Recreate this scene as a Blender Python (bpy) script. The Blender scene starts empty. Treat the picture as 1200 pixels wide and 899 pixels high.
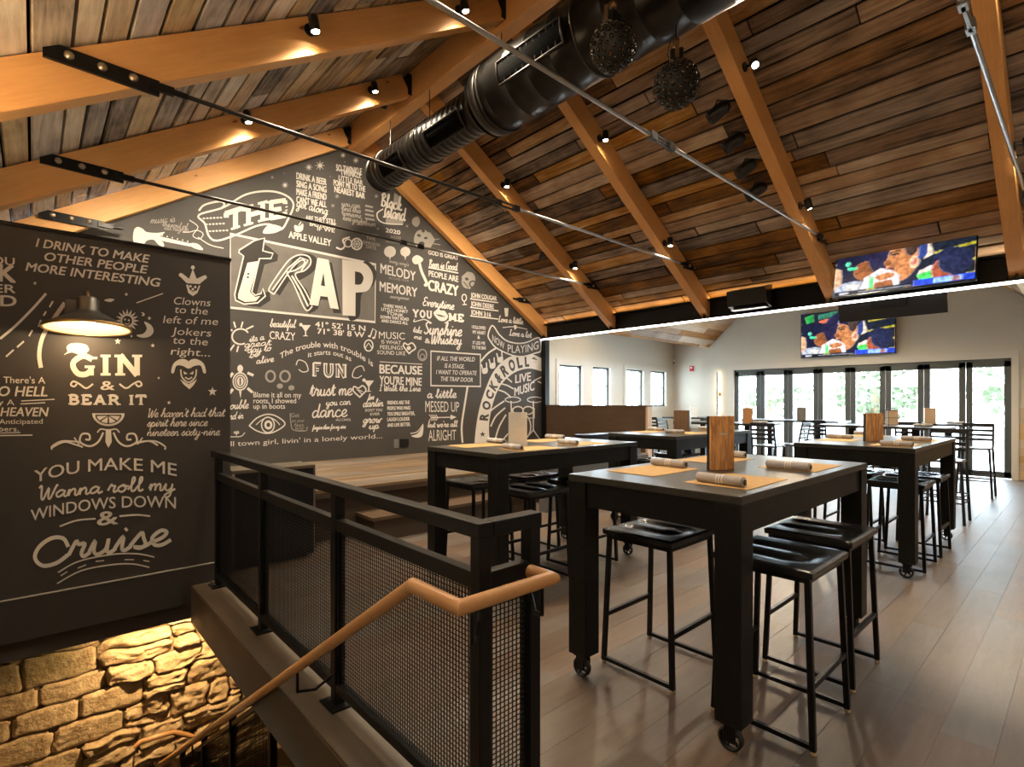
import bpy, bmesh, math, random
import numpy as np
from mathutils import Vector, Matrix, noise
R = math.radians
rng = random.Random(7)
SC = bpy.context.scene
COL = SC.collection
# ---------------------------------------------------------------- camera
F, YAW, CX, CY, H = 618.0, 0.737, 600.0, 471.0, 1.45
cam = bpy.data.objects.new('camera', bpy.data.cameras.new('camera'))
COL.objects.link(cam)
cam.location = (0, 0, H)
cam.rotation_euler = (math.pi / 2, 0, -YAW)
cam.data.sensor_width = 36
cam.data.lens = 36 * F / 1200
cam.data.shift_y = (CY - 449.5) / 1200
cam.data.clip_start = 0.02
SC.camera = cam
# ---------------------------------------------------------------- world, exposure
SC.view_settings.view_transform = 'Standard'
SC.view_settings.look = 'None'
SC.view_settings.gamma = 1
SC.view_settings.use_curve_mapping = False
SC.view_settings.exposure = 1.35
W = bpy.data.worlds.new('world'); SC.world = W; W.use_nodes = True
bg = W.node_tree.nodes['Background']
bg.inputs[0].default_value = (0.74, 0.88, 1.0, 1)
bg.inputs[1].default_value = 10.0

def portal(name, loc, rot, sx, sy):
    l = bpy.data.lights.new(name, 'AREA'); l.shape = 'RECTANGLE'; l.size = sx; l.size_y = sy
    l.cycles.is_portal = True
    o = bpy.data.objects.new(name, l); COL.objects.link(o); o.location = loc; o.rotation_euler = rot
# portals only tell the renderer where the daylight comes in (folding doors, windows)
portal('portal_door', (13.62, 3.65, 1.13), (0, R(90), 0), 2.3, 5.3)
portal('portal_window', (11.0, 8.2, 1.8), (R(-90), 0, 0), 4.8, 1.1)

# ---------------------------------------------------------------- materials
def nt(name):
    m = bpy.data.materials.new(name); m.use_nodes = True
    n = m.node_tree.nodes; b = n['Principled BSDF']
    return m, n, m.node_tree.links, b
def mat(name, col, rough=.5, metal=0, emit=None, es=0, nz=0, nscale=20, bump=0, spec=None):
    m, n, l, b = nt(name)
    b.inputs['Base Color'].default_value = (*col, 1)
    b.inputs['Roughness'].default_value = rough
    b.inputs['Metallic'].default_value = metal
    if spec is not None: b.inputs['Specular IOR Level'].default_value = spec
    if emit:
        b.inputs['Emission Color'].default_value = (*emit, 1); b.inputs['Emission Strength'].default_value = es
    if nz or bump:
        tc = n.new('ShaderNodeTexCoord'); t = n.new('ShaderNodeTexNoise'); t.inputs['Scale'].default_value = nscale
        t.inputs['Detail'].default_value = 5
        l.new(tc.outputs['Object'], t.inputs['Vector'])
        if nz:
            mx = n.new('ShaderNodeMix'); mx.data_type = 'RGBA'
            mx.inputs[6].default_value = (*[c * (1 - nz) for c in col], 1); mx.inputs[7].default_value = (*[min(1, c * (1 + nz)) for c in col], 1)
            l.new(t.outputs[0], mx.inputs[0]); l.new(mx.outputs[2], b.inputs['Base Color'])
        if bump:
            bp = n.new('ShaderNodeBump'); bp.inputs['Strength'].default_value = bump; bp.inputs['Distance'].default_value = .01
            l.new(t.outputs[0], bp.inputs['Height']); l.new(bp.outputs[0], b.inputs['Normal'])
    return m
def ramp(n, stops):
    r = n.new('ShaderNodeValToRGB'); e = r.color_ramp.elements
    while len(e) < len(stops): e.new(.5)
    for k, (p, c) in enumerate(stops): e[k].position = p; e[k].color = (*c, 1)
    return r
def wood(name, stops, rough=.5, axis=0, stretch=14, scale=3, contrast=.55, knots=0, bump=.15, attr=False, spec=.5):
    """long-grained timber; axis = grain direction in object space; attr: each plank's own tone from the mesh"""
    m, n, l, b = nt(name)
    tc = n.new('ShaderNodeTexCoord'); mp = n.new('ShaderNodeMapping')
    s = [stretch] * 3; s[axis] = 1
    mp.inputs['Scale'].default_value = s
    src = tc.outputs['Object']
    if attr:
        uv = n.new('ShaderNodeUVMap'); uv.uv_map = 'UVMap'; src = uv.outputs[0]
        mp.inputs['Scale'].default_value = (1, stretch, 1)
    l.new(src, mp.inputs['Vector'])
    t = n.new('ShaderNodeTexNoise'); t.inputs['Scale'].default_value = scale; t.inputs['Detail'].default_value = 8; t.inputs['Roughness'].default_value = .65
    t.inputs['Distortion'].default_value = .6
    l.new(mp.outputs[0], t.inputs['Vector'])
    t2 = n.new('ShaderNodeTexNoise'); t2.inputs['Scale'].default_value = 2.2; t2.inputs['Detail'].default_value = 3
    l.new(src, t2.inputs['Vector'])
    r = ramp(n, stops)
    if attr:
        a = n.new('ShaderNodeAttribute'); a.attribute_name = 'plank'
        sp = n.new('ShaderNodeSeparateColor'); l.new(a.outputs['Color'], sp.inputs[0])
        m1 = n.new('ShaderNodeMath'); m1.operation = 'MULTIPLY_ADD'; l.new(t.outputs[0], m1.inputs[0]); m1.inputs[1].default_value = contrast
        l.new(sp.outputs[0], m1.inputs[2])
        m3 = n.new('ShaderNodeMath'); m3.operation = 'MULTIPLY_ADD'; l.new(t2.outputs[0], m3.inputs[0]); m3.inputs[1].default_value = contrast * .7
        l.new(m1.outputs[0], m3.inputs[2])
        m2 = n.new('ShaderNodeMath'); m2.operation = 'SUBTRACT'; l.new(m3.outputs[0], m2.inputs[0]); m2.inputs[1].default_value = contrast * .85
        l.new(m2.outputs[0], r.inputs[0])
        hs = n.new('ShaderNodeHueSaturation'); l.new(r.outputs[0], hs.inputs['Color'])
        mv = n.new('ShaderNodeMath'); mv.operation = 'MULTIPLY_ADD'; l.new(sp.outputs[1], mv.inputs[0]); mv.inputs[1].default_value = .9; mv.inputs[2].default_value = .45
        l.new(mv.outputs[0], hs.inputs['Saturation'])
        out = hs.outputs[0]
    else:
        mx = n.new('ShaderNodeMath'); mx.operation = 'MULTIPLY_ADD'; l.new(t2.outputs[0], mx.inputs[0]); mx.inputs[1].default_value = .5
        ms = n.new('ShaderNodeMath'); ms.operation = 'MULTIPLY'; l.new(t.outputs[0], ms.inputs[0]); ms.inputs[1].default_value = contrast
        l.new(ms.outputs[0], mx.inputs[2]); l.new(mx.outputs[0], r.inputs[0]); out = r.outputs[0]
    if knots:
        v = n.new('ShaderNodeTexVoronoi'); v.inputs['Scale'].default_value = knots
        mk = n.new('ShaderNodeMapping'); sk = [2.2] * 3; sk[axis] = 1; mk.inputs['Scale'].default_value = sk
        l.new(src, mk.inputs['Vector']); l.new(mk.outputs[0], v.inputs['Vector'])
        kr = ramp(n, [(0, (.35, .22, .12)), (.05, (.45, .3, .2)), (.085, (1, 1, 1))]); l.new(v.outputs['Distance'], kr.inputs[0])
        mm = n.new('ShaderNodeMix'); mm.data_type = 'RGBA'; mm.blend_type = 'MULTIPLY'; mm.inputs[0].default_value = 1
        l.new(out, mm.inputs[6]); l.new(kr.outputs[0], mm.inputs[7]); out = mm.outputs[2]
    l.new(out, b.inputs['Base Color'])
    b.inputs['Roughness'].default_value = rough; b.inputs['Specular IOR Level'].default_value = spec
    bp = n.new('ShaderNodeBump'); bp.inputs['Strength'].default_value = bump; bp.inputs['Distance'].default_value = .004
    l.new(t.outputs[0], bp.inputs['Height']); l.new(bp.outputs[0], b.inputs['Normal'])
    return m
M = {}
M['reclaim'] = wood('reclaimed_boards', [(0, (.02, .011, .006)), (.2, (.095, .05, .023)), (.42, (.225, .122, .055)), (.62, (.34, .195, .092)), (.8, (.45, .29, .155)), (1, (.58, .43, .27))], .6, stretch=13, scale=1.7, contrast=1.25, bump=.4, attr=True, spec=.3)
M['reclaim_lit'] = wood('reclaimed_boards_lit', [(0, (.06, .042, .028)), (.2, (.22, .165, .115)), (.42, (.41, .315, .21)), (.62, (.56, .44, .295)), (.8, (.66, .535, .365)), (1, (.76, .65, .48))], .6, stretch=12, scale=1.8, contrast=1.3, bump=.4, attr=True, spec=.3)  # left-slope boards: higher albedo stands in for the light on them
M['honey'] = wood('honey_boards', [(0, (.2, .08, .025)), (.3, (.42, .2, .07)), (.6, (.62, .34, .13)), (1, (.78, .52, .25))], .55, stretch=8, scale=2.6, contrast=.9, bump=.2, attr=True)
M['floor'] = wood('floor_boards', [(0, (.05, .034, .024)), (.3, (.092, .064, .047)), (.55, (.128, .092, .069)), (.8, (.17, .126, .098)), (1, (.23, .175, .14))], .4, stretch=7, scale=3.2, contrast=.6, bump=.35, attr=True, spec=.5)
M['stage_floor'] = wood('stage_boards', [(0, (.09, .06, .038)), (.4, (.16, .11, .072)), (.7, (.215, .155, .104)), (1, (.28, .21, .147))], .42, stretch=12, scale=3, contrast=.45, bump=.15, attr=True)
M['shiplap'] = wood('pale_shiplap', [(0, (.4, .27, .15)), (.5, (.58, .42, .26)), (1, (.7, .55, .37))], .5, stretch=12, scale=3, contrast=.4, bump=.1, attr=True)
M['fir_x'] = wood('fir_beam', [(0, (.40, .17, .048)), (.35, (.62, .30, .095)), (.65, (.74, .385, .13)), (1, (.82, .48, .2))], .5, axis=0, stretch=16, scale=3, contrast=.6, knots=2.3, bump=.1)
M['fir_y'] = wood('fir_ridge', [(0, (.40, .17, .048)), (.35, (.62, .30, .095)), (.65, (.74, .385, .13)), (1, (.82, .48, .2))], .5, axis=1, stretch=16, scale=3, contrast=.6, bump=.1)
M['table'] = wood('black_stained_wood', [(0, (.003, .003, .003)), (.5, (.008, .008, .0075)), (1, (.026, .026, .025))], .38, axis=0, stretch=14, scale=4, bump=.3, spec=.2)
M['table_top'] = wood('black_stained_tabletop', [(0, (.010, .009, .008)), (.5, (.026, .025, .021)), (1, (.065, .06, .05))], .3, axis=0, stretch=14, scale=4, bump=.2)
M['halfwall'] = wood('brown_stained_panel', [(0, (.04, .022, .012)), (.5, (.085, .05, .028)), (1, (.14, .088, .05))], .5, axis=1, stretch=10, scale=3, bump=.1)
M['oak_rail'] = wood('oak_handrail', [(0, (.3, .14, .05)), (.5, (.48, .25, .1)), (1, (.6, .35, .16))], .35, axis=1, stretch=12, scale=5, bump=.05)
M['orange_wood'] = wood('orange_striped_wood', [(0, (.2, .08, .025)), (.38, (.36, .16, .055)), (.5, (.68, .33, .11)), (.62, (.78, .42, .16)), (.75, (.45, .2, .07)), (1, (.8, .48, .22))], .4, axis=2, stretch=8, scale=5.5, contrast=.9, bump=.05)
M['brown_wood'] = wood('brown_board', [(0, (.1, .055, .03)), (.5, (.2, .12, .07)), (1, (.3, .2, .12))], .45, axis=2, stretch=6, scale=7, contrast=.7, bump=.05)
M['booth_wood'] = wood('booth_wood', [(0, (.3, .13, .05)), (.5, (.45, .22, .09)), (1, (.6, .33, .16))], .45, axis=1, stretch=10, scale=3)
M['pale_wood'] = wood('pale_end_board', [(0, (.42, .28, .16)), (1, (.66, .5, .34))], .5, axis=2, stretch=10, scale=4)
M['curb'] = wood('curb_board', [(0, (.055, .04, .028)), (.5, (.1, .076, .052)), (1, (.16, .125, .085))], .5, axis=1, stretch=12, scale=3, bump=.1)
M['chalk'] = mat('chalkboard_paint', (.046, .041, .037), .62, nz=.22, nscale=2.5, bump=.02)
M['chalk2'] = mat('dark_wall_paint', (.034, .029, .027), .6, nz=.15, nscale=2, bump=.02)
M['slate'] = mat('rubbed_chalk', (.135, .125, .115), .8, nz=.25, nscale=6)
M['ink'] = mat('white_chalk_paint', (.60, .565, .52), .8)
M['ink_dim'] = mat('grey_chalk_paint', (.28, .26, .235), .8)
M['ink_dark'] = mat('dark_chalk_shadow', (.028, .025, .022), .8)
M['black'] = mat('black_steel', (.0065, .0065, .007), .36, .15, nz=.3, nscale=30, spec=.3)
M['gunmetal'] = mat('dark_gunmetal', (.05, .045, .04), .42, .8, nz=.3, nscale=18)
M['seat'] = mat('black_lacquered_seat', (.016, .017, .019), .24, 0, nz=.2, nscale=8)
M['duct'] = mat('black_painted_duct', (.022, .02, .018), .3, .75, nz=.3, nscale=9)
M['vent'] = mat('vent_dark', (.003, .003, .003), .9, spec=.05)
M['steel'] = mat('bright_steel_rod', (.42, .41, .4), .3, 1)
M['rod_dark'] = mat('dark_steel_rod', (.06, .055, .05), .35, .9)
M['bolt'] = mat('bolt_steel', (.5, .42, .3), .35, 1)
M['cream'] = mat('cream_wall_paint', (.60, .57, .50), .7, nz=.04, nscale=3)
M['trim'] = mat('pale_trim_paint', (.62, .59, .53), .55)
M['frame'] = mat('dark_bronze_frame', (.085, .094, .092), .45, .3)
M['grey_panel'] = mat('grey_painted_panel', (.13, .125, .12), .6)
M['fascia'] = mat('dark_brown_fascia', (.075, .055, .036), .6, nz=.2, nscale=4)
M['soffit'] = mat('dark_soffit', (.05, .03, .016), .7)
M['plaster'] = mat('lower_plaster', (.35, .28, .2), .8)
M['lens'] = mat('lit_lens', (1, .9, .7), .3, emit=(1, .80, .50), es=45)
M['led'] = mat('led_strip', (1, 1, 1), .3, emit=(1, .94, .86), es=5)
M['cove'] = mat('added_cove_strip', (1, .9, .7), .3, emit=(1, .78, .5), es=17)  # glow of the unseen strip added at the left eave
M['cove_low'] = mat('added_cove_dim', (1, .9, .7), .3, emit=(1, .75, .45), es=3)  # glow of the strip assumed on top of the eave beam
M['tube'] = mat('lit_tube', (1, .9, .75), .3, emit=(1, .82, .56), es=8)
M['tv_body'] = mat('tv_black', (.006, .006, .007), .3)
M['kraft'] = mat('kraft_paper', (.50, .30, .11), .75, nz=.18, nscale=30)
M['napkin'] = mat('grey_napkin', (.42, .40, .415), .9, nz=.1, nscale=60, bump=.2)
M['napkin_band'] = mat('white_napkin_stripe', (.72, .68, .65), .9)
M['paper'] = mat('white_paper', (.82, .83, .84), .6, nz=.1, nscale=40)
M['rubber'] = mat('black_rubber', (.01, .01, .01), .6)
M['foot'] = mat('cream_glide', (.55, .45, .3), .6)
M['chair_metal'] = mat('dark_chair_metal', (.012, .012, .0125), .4, .1)
M['blue_seat'] = mat('chair_seat', (.06, .06, .065), .22)
M['red'] = mat('alarm_red', (.6, .03, .04), .4)
M['white_plastic'] = mat('white_plastic', (.75, .74, .72), .4)
M['shade'] = mat('galvanised_shade', (.10, .095, .085), .4, .75, nz=.35, nscale=14)
M['shade_in'] = mat('shade_inside', (.75, .55, .32), .5)
M['brass'] = mat('aged_brass', (.32, .2, .09), .38, 1)
M['chrome'] = mat('chrome', (.5, .47, .43), .2, 1)
M['dark_ring'] = mat('dark_bronze_ring', (.075, .06, .045), .22, 1)
M['ball'] = mat('dark_glass_lens', (.02, .016, .013), .12, .2)
M['patio'] = mat('pale_patio', (.62, .62, .6), .8, nz=.1, nscale=1)
M['canvas'] = mat('white_canvas', (.85, .86, .88), .8)
M['leaf'] = mat('pale_leaves', (.11, .14, .075), .8, nz=.2, nscale=3)
M['lowfloor'] = mat('lower_floor', (.12, .09, .06), .6)
M['tread'] = wood('stair_tread', [(0, (.1, .06, .03)), (1, (.25, .16, .09))], .5, axis=0)
def stone_mat():
    m, n, l, b = nt('limestone')
    tc = n.new('ShaderNodeTexCoord'); t = n.new('ShaderNodeTexNoise'); t.inputs['Scale'].default_value = 9; t.inputs['Detail'].default_value = 9; t.inputs['Roughness'].default_value = .7
    l.new(tc.outputs['Object'], t.inputs['Vector'])
    r = ramp(n, [(.25, (.26, .165, .08)), (.5, (.5, .36, .2)), (.75, (.68, .54, .34))]); l.new(t.outputs[0], r.inputs[0])
    g = n.new('ShaderNodeTexNoise'); g.inputs['Scale'].default_value = 1.6; l.new(tc.outputs['Object'], g.inputs['Vector'])
    a = n.new('ShaderNodeAttribute'); a.attribute_name = 'plank'; sp = n.new('ShaderNodeSeparateColor'); l.new(a.outputs['Color'], sp.inputs[0])
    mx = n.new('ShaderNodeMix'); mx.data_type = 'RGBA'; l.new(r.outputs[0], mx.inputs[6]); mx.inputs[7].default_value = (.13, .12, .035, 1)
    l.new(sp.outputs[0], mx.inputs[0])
    l.new(mx.outputs[2], b.inputs['Base Color']); b.inputs['Roughness'].default_value = .85
    t3 = n.new('ShaderNodeTexNoise'); t3.inputs['Scale'].default_value = 26; t3.inputs['Detail'].default_value = 6; l.new(tc.outputs['Object'], t3.inputs['Vector'])
    bp = n.new('ShaderNodeBump'); bp.inputs['Strength'].default_value = 1; bp.inputs['Distance'].default_value = .016
    l.new(t3.outputs[0], bp.inputs['Height']); l.new(bp.outputs[0], b.inputs['Normal'])
    return m
M['stone'] = stone_mat()
M['mortar'] = mat('mortar', (.3, .21, .11), .9, nz=.3, nscale=12, bump=.3)
def glass_mat():
    m = bpy.data.materials.new('window_glass'); m.use_nodes = True; n = m.node_tree.nodes; l = m.node_tree.links; n.clear()
    o = n.new('ShaderNodeOutputMaterial'); mx = n.new('ShaderNodeMixShader'); t = n.new('ShaderNodeBsdfTransparent'); g = n.new('ShaderNodeBsdfGlossy')
    g.inputs['Roughness'].default_value = .02; mx.inputs[0].default_value = .05
    t.inputs[0].default_value = (.96, .98, .98, 1)
    l.new(t.outputs[0], mx.inputs[1]); l.new(g.outputs[0], mx.inputs[2]); l.new(mx.outputs[0], o.inputs[0])
    return m
M['glass'] = glass_mat()
def picture_mat():
    m, n, l, b = nt('screen_picture'); a = n.new('ShaderNodeAttribute'); a.attribute_name = 'picture'
    b.inputs['Base Color'].default_value = (.004, .004, .004, 1); b.inputs['Roughness'].default_value = .5; b.inputs['Specular IOR Level'].default_value = .1
    l.new(a.outputs['Color'], b.inputs['Emission Color']); b.inputs['Emission Strength'].default_value = .62
    return m
M['picture'] = picture_mat()

# ---------------------------------------------------------------- mesh helpers
class MB:
    def __init__(s): s.v = []; s.f = []; s.sm = []
    def add(s, vs, fs, smooth=False):
        o = len(s.v); s.v += [tuple(v) for v in vs]; s.f += [tuple(i + o for i in f) for f in fs]; s.sm += [smooth] * len(fs); return s
    def box(s, x0, x1, y0, y1, z0, z1):
        return s.add([(x, y, z) for x in (x0, x1) for y in (y0, y1) for z in (z0, z1)],
                     [(0, 1, 3, 2), (4, 6, 7, 5), (0, 4, 5, 1), (2, 3, 7, 6), (0, 2, 6, 4), (1, 5, 7, 3)])
    def bar(s, p, q, w, h, up=(0, 0, 1)):
        p = Vector(p); q = Vector(q); d = (q - p).normalized(); u = Vector(up)
        if abs(d.dot(u)) > .99: u = Vector((0, 1, 0))
        a = d.cross(u).normalized(); b = a.cross(d).normalized(); vs = []
        for c in (p, q):
            for i, j in ((-1, -1), (1, -1), (1, 1), (-1, 1)): vs.append(c + a * (i * w / 2) + b * (j * h / 2))
        return s.add(vs, [(0, 3, 2, 1), (4, 5, 6, 7), (0, 1, 5, 4), (1, 2, 6, 5), (2, 3, 7, 6), (3, 0, 4, 7)])
    def tube(s, pts, r, n=10, cap=True, rs=None):
        pts = [Vector(p) for p in pts]; vs = []; fs = []; N = len(pts)
        d1 = (pts[1] - pts[0]).normalized(); a = d1.orthogonal().normalized()
        for k, p in enumerate(pts):
            b = d1.cross(a); d2 = (pts[k + 1] - p).normalized() if k < N - 1 else d1
            nn = (d1 + d2) if k else d1
            for i in range(n):
                t = 2 * math.pi * i / n; v = a * math.cos(t) + b * math.sin(t); q = d1.dot(nn)
                if q > .15 * nn.length: v = v - d1 * (v.dot(nn) / q)
                vs.append(p + v * r)
            if k and k < N - 1: a = d1.rotation_difference(d2) @ a; a = (a - d2 * a.dot(d2)).normalized(); d1 = d2
        for k in range(N - 1):
            for i in range(n): fs.append((k * n + i, k * n + (i + 1) % n, (k + 1) * n + (i + 1) % n, (k + 1) * n + i))
        s.add(vs, fs, True)
        if cap: s.add(vs[:n], [tuple(range(n))[::-1]]); s.add(vs[-n:], [tuple(range(n))])
        return s
    def lathe(s, prof, c=(0, 0, 0), axis=(0, 0, 1), n=20, smooth=True):
        ax = Vector(axis).normalized(); a = ax.orthogonal().normalized(); b = ax.cross(a); c = Vector(c); vs = []; fs = []
        for r, z in prof:
            for i in range(n):
                t = 2 * math.pi * i / n; vs.append(c + ax * z + (a * math.cos(t) + b * math.sin(t)) * r)
        for k in range(len(prof) - 1):
            for i in range(n): fs.append((k * n + i, k * n + (i + 1) % n, (k + 1) * n + (i + 1) % n, (k + 1) * n + i))
        return s.add(vs, fs, smooth)
    def prism(s, poly, vec):
        n = len(poly); v = Vector(vec); vs = [Vector(p) for p in poly]; vs += [p + v for p in vs]
        return s.add(vs, [tuple(range(n))[::-1], tuple(range(n, 2 * n))] + [(i, (i + 1) % n, n + (i + 1) % n, n + i) for i in range(n)])
    def build(s, name, m, parent=None, bevel=0, fix=True, at=None):
        me = bpy.data.meshes.new(name); me.from_pydata(s.v, [], s.f); me.polygons.foreach_set('use_smooth', s.sm)
        if fix:
            b = bmesh.new(); b.from_mesh(me); bmesh.ops.recalc_face_normals(b, faces=b.faces); b.to_mesh(me); b.free()
        me.materials.append(m if not isinstance(m, str) else M[m])
        o = bpy.data.objects.new(name, me); COL.objects.link(o)
        if parent: o.parent = parent
        if at: o.location = at
        if bevel:
            bv = o.modifiers.new('bevel', 'BEVEL'); bv.width = bevel; bv.segments = 2; bv.limit_method = 'ANGLE'; bv.angle_limit = R(40)
        return o
def tag(o, label=None, cat=None, group=None, kind=None):
    if label: o['label'] = label
    if cat: o['category'] = cat
    if group: o['group'] = group
    if kind: o['kind'] = kind
    return o
def thing(name, label, cat, loc=(0, 0, 0), rz=0, group=None):
    o = bpy.data.objects.new(name, None); COL.objects.link(o); o.location = loc; o.rotation_euler = (0, 0, rz)
    o.empty_display_size = .1
    return tag(o, label, cat, group)
def struct(o): o['kind'] = 'structure'; return o
def copy_tree(o, parent=None):
    c = o.copy(); COL.objects.link(c)
    if parent: c.parent = parent
    for ch in list(o.children): copy_tree(ch, c)
    return c
def dup(o, loc, rz=0, label=None, group=None):
    c = copy_tree(o); c.location = loc; c.rotation_euler = (0, 0, rz)
    if label: c['label'] = label
    if group: c['group'] = group
    return c
def at(px, py, x=None, y=None, z=None):
    """point of a known wall or level seen at a photo pixel"""
    l = (px - CX) / F; v = (CY - py) / F; s, c = math.sin(YAW), math.cos(YAW); dx = s + l * c; dy = c - l * s
    d = x / dx if x is not None else y / dy if y is not None else (z - H) / v
    return Vector((d * dx, d * dy, H + d * v))

def planks(name, rects, o, u, v, m, wr=(.14, .22), lr=(1.2, 3.2), th=.02, gap=.006, seed=1, parent=None, jig=.002, lo=0., hi=1., nrm=None):
    """boards in rows along u, laid over rects (u0,u1,v0,v1); one mesh with a tone per board"""
    g = random.Random(seed); o = Vector(o); u = Vector(u).normalized(); v = Vector(v).normalized(); nn = Vector(nrm) if nrm else u.cross(v)
    vs = []; fs = []; cols = []; uvs = []
    for (u0, u1, v0, v1) in rects:
        y = v0
        while y < v1 - .01:
            w = min(g.uniform(*wr), v1 - y)
            if v1 - y - w < wr[0] * .4: w = v1 - y
            x = u0 - (g.uniform(0, lr[0]) if lr[1] < (u1 - u0) else 0)
            while x < u1 - .01:
                L = g.uniform(*lr); a = max(x, u0); b = min(x + L, u1); x += L
                if b - a < .02: continue
                t = g.uniform(-jig, jig); k = len(vs); c = (lo + (hi - lo) * g.random(), g.random(), g.random()); ou = g.uniform(0, 50); ov = g.uniform(0, 50)
                q = [(a + gap * .3, y + gap / 2), (b - gap * .3, y + gap / 2), (b - gap * .3, y + w - gap / 2), (a + gap * .3, y + w - gap / 2)]
                for hgt in (t, t - th):
                    for (i, j) in q: vs.append(o + u * i + v * j + nn * hgt)
                ff = [(0, 1, 2, 3), (7, 6, 5, 4), (0, 4, 5, 1), (1, 5, 6, 2), (2, 6, 7, 3), (3, 7, 4, 0)]
                qq = q + q
                for f in ff:
                    fs.append(tuple(k + i for i in f)); cols.append(c); uvs += [(qq[i][0] + ou, qq[i][1] + ov) for i in f]
            y += w
    me = bpy.data.meshes.new(name); me.from_pydata([tuple(p) for p in vs], [], fs)
    uvl = me.uv_layers.new(name='UVMap'); uvl.data.foreach_set('uv', np.array(uvs, dtype=np.float32).ravel())
    ca = me.color_attributes.new('plank', 'FLOAT_COLOR', 'CORNER')
    arr = np.repeat(np.array([(c[0], c[1], c[2], 1) for c in cols], dtype=np.float32), 4, axis=0); ca.data.foreach_set('color', arr.ravel())
    me.materials.append(M[m]); ob = bpy.data.objects.new(name, me); COL.objects.link(ob)
    if parent: ob.parent = parent
    return ob

# ================================================================ THE SETTING
RX, SL, ZA = 3.8, .626, 5.57          # ridge position, roof slope, underside of the rafters at the ridge
def zr(x): return ZA - SL * abs(x - RX)
YW, XD, XB = 8.03, 13.485, 8.2        # mural / window wall, folding-door wall, eave beam
YP, XO = 4.75, .92                    # partition wall face, stair opening edge
ROOF = .335                           # vertical depth of the rafters: boards lie on top of them
cs = 1 / math.hypot(1, SL)
# floor
fl = planks('floor', [(.93, XD, -4, YW), (-.6, .93, -4, 1.2)], (0, 0, 0), (1, 0, 0), (0, 1, 0), 'floor', (.17, .2), (1.0, 2.6), .03, .0012, 3, jig=.0002, lo=.36, hi=.58)
struct(fl)
f = MB(); f.box(XO + .02, XD + .1, -4, YW, -.25, -.032); f.box(-.6, XO + .02, -4, 1.18, -.25, -.032); f.box(-.6, XO + .02, YP + .12, YW, -.25, -.032)
f.build('floor_slab', 'fascia', fl)
# ceiling boards on both slopes
Ls = (RX + .9) / cs
c1 = planks('ceiling_left', [(-4, YW, 0, Ls)], (RX, 0, ZA + ROOF), (0, 1, 0), (-cs, 0, -SL * cs), 'reclaim_lit', (.13, .23), (1.4, 3.4), .03, .03, 11, jig=.008, lo=.22, hi=.85, nrm=(SL * cs, 0, -cs))
Lr = (XB + .15 - RX) / cs
c2 = planks('ceiling_right', [(-4, YW, 0, Lr)], (RX, 0, ZA + ROOF), (0, 1, 0), (cs, 0, -SL * cs), 'reclaim', (.14, .23), (1.4, 3.6), .03, .026, 12, jig=.008, lo=.18, hi=.78, nrm=(-SL * cs, 0, -cs))
struct(c1); struct(c2)
dk = MB(); zt = ZA + ROOF + .05
dk.prism([(RX, -4.1, zt), (-1.1, -4.1, zt - SL * 4.9), (-1.1, -4.1, zt - SL * 4.9 + .12), (RX, -4.1, zt + .12)], (0, 12.3, 0))
dk.prism([(RX, -4.1, zt), (XB + .12, -4.1, zt - SL * (XB + .12 - RX)), (XB + .12, -4.1, zt - SL * (XB + .12 - RX) + .12), (RX, -4.1, zt + .12)], (0, 12.3, 0))
struct(dk.build('ceiling_deck', 'vent'))
# mural gable wall and the other walls
mb = MB(); mb.prism([(-.8, YW, -.03), (XB + .02, YW, -.03), (XB + .02, YW, zr(XB) + .3), (RX, YW, ZA + .36), (-.8, YW, zr(-.8) + .3)], (0, .15, 0))
mural = struct(mb.build('wall_back', 'chalk'))
mb = MB(); mb.box(-.75, -.6, -4, YW, -.25, zr(-.6) + .4); struct(mb.build('wall_left', 'cream'))
# window wall: piers around four openings
WX = [(8.70, 9.50), (9.87, 10.56), (11.22, 11.99), (12.34, 13.08)]; WZ = (1.33, 2.29)
mb = MB(); mb.box(XB + .02, XD + .15, YW, YW + .15, -.03, WZ[0]); mb.box(XB + .02, XD + .15, YW, YW + .15, WZ[1], 4.2)
xs = [XB + .02] + [q for w in WX for q in w] + [XD + .15]
for a, b in zip(xs[0::2], xs[1::2]): mb.box(a, b, YW, YW + .15, WZ[0], WZ[1])
struct(mb.build('wall_side', 'cream'))
for k, (a, b) in enumerate(WX):
    w = thing('window_%d' % (k + 1), None, None, ((a + b) / 2, YW + .05, WZ[0])); struct(w); hw = (b - a) / 2; hh = WZ[1] - WZ[0]
    m = MB()
    m.box(-hw, hw, 0, .06, 0, .035); m.box(-hw, hw, 0, .06, hh - .045, hh); m.box(-hw, -hw + .035, 0, .06, 0, hh); m.box(hw - .05, hw, 0, .06, 0, hh)
    m.box(-hw, hw, .02, .04, hh * .52, hh * .52 + .018); m.box(-.01, .008, .02, .04, 0, hh)
    m.build('sash', 'frame', w); MB().box(-hw, hw, .028, .032, 0, hh).build('pane', 'glass', w)
for k, (a, b) in enumerate([(8.60, 10.66), (11.12, 13.2)]):
    m = MB(); z0, z1 = WZ[0] - .12, 2.41; i = 2 * k
    m.box(a, b, YW - .025, YW, WZ[1], z1); m.box(a, b, YW - .03, YW, z0, WZ[0]); m.box(a, WX[i][0], YW - .025, YW, WZ[0], WZ[1])
    m.box(WX[i][1], WX[i + 1][0], YW - .025, YW, WZ[0], WZ[1]); m.box(WX[i + 1][1], b, YW - .025, YW, WZ[0], WZ[1])
    struct(m.build('trim_%d' % (k + 1), 'trim'))
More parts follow.
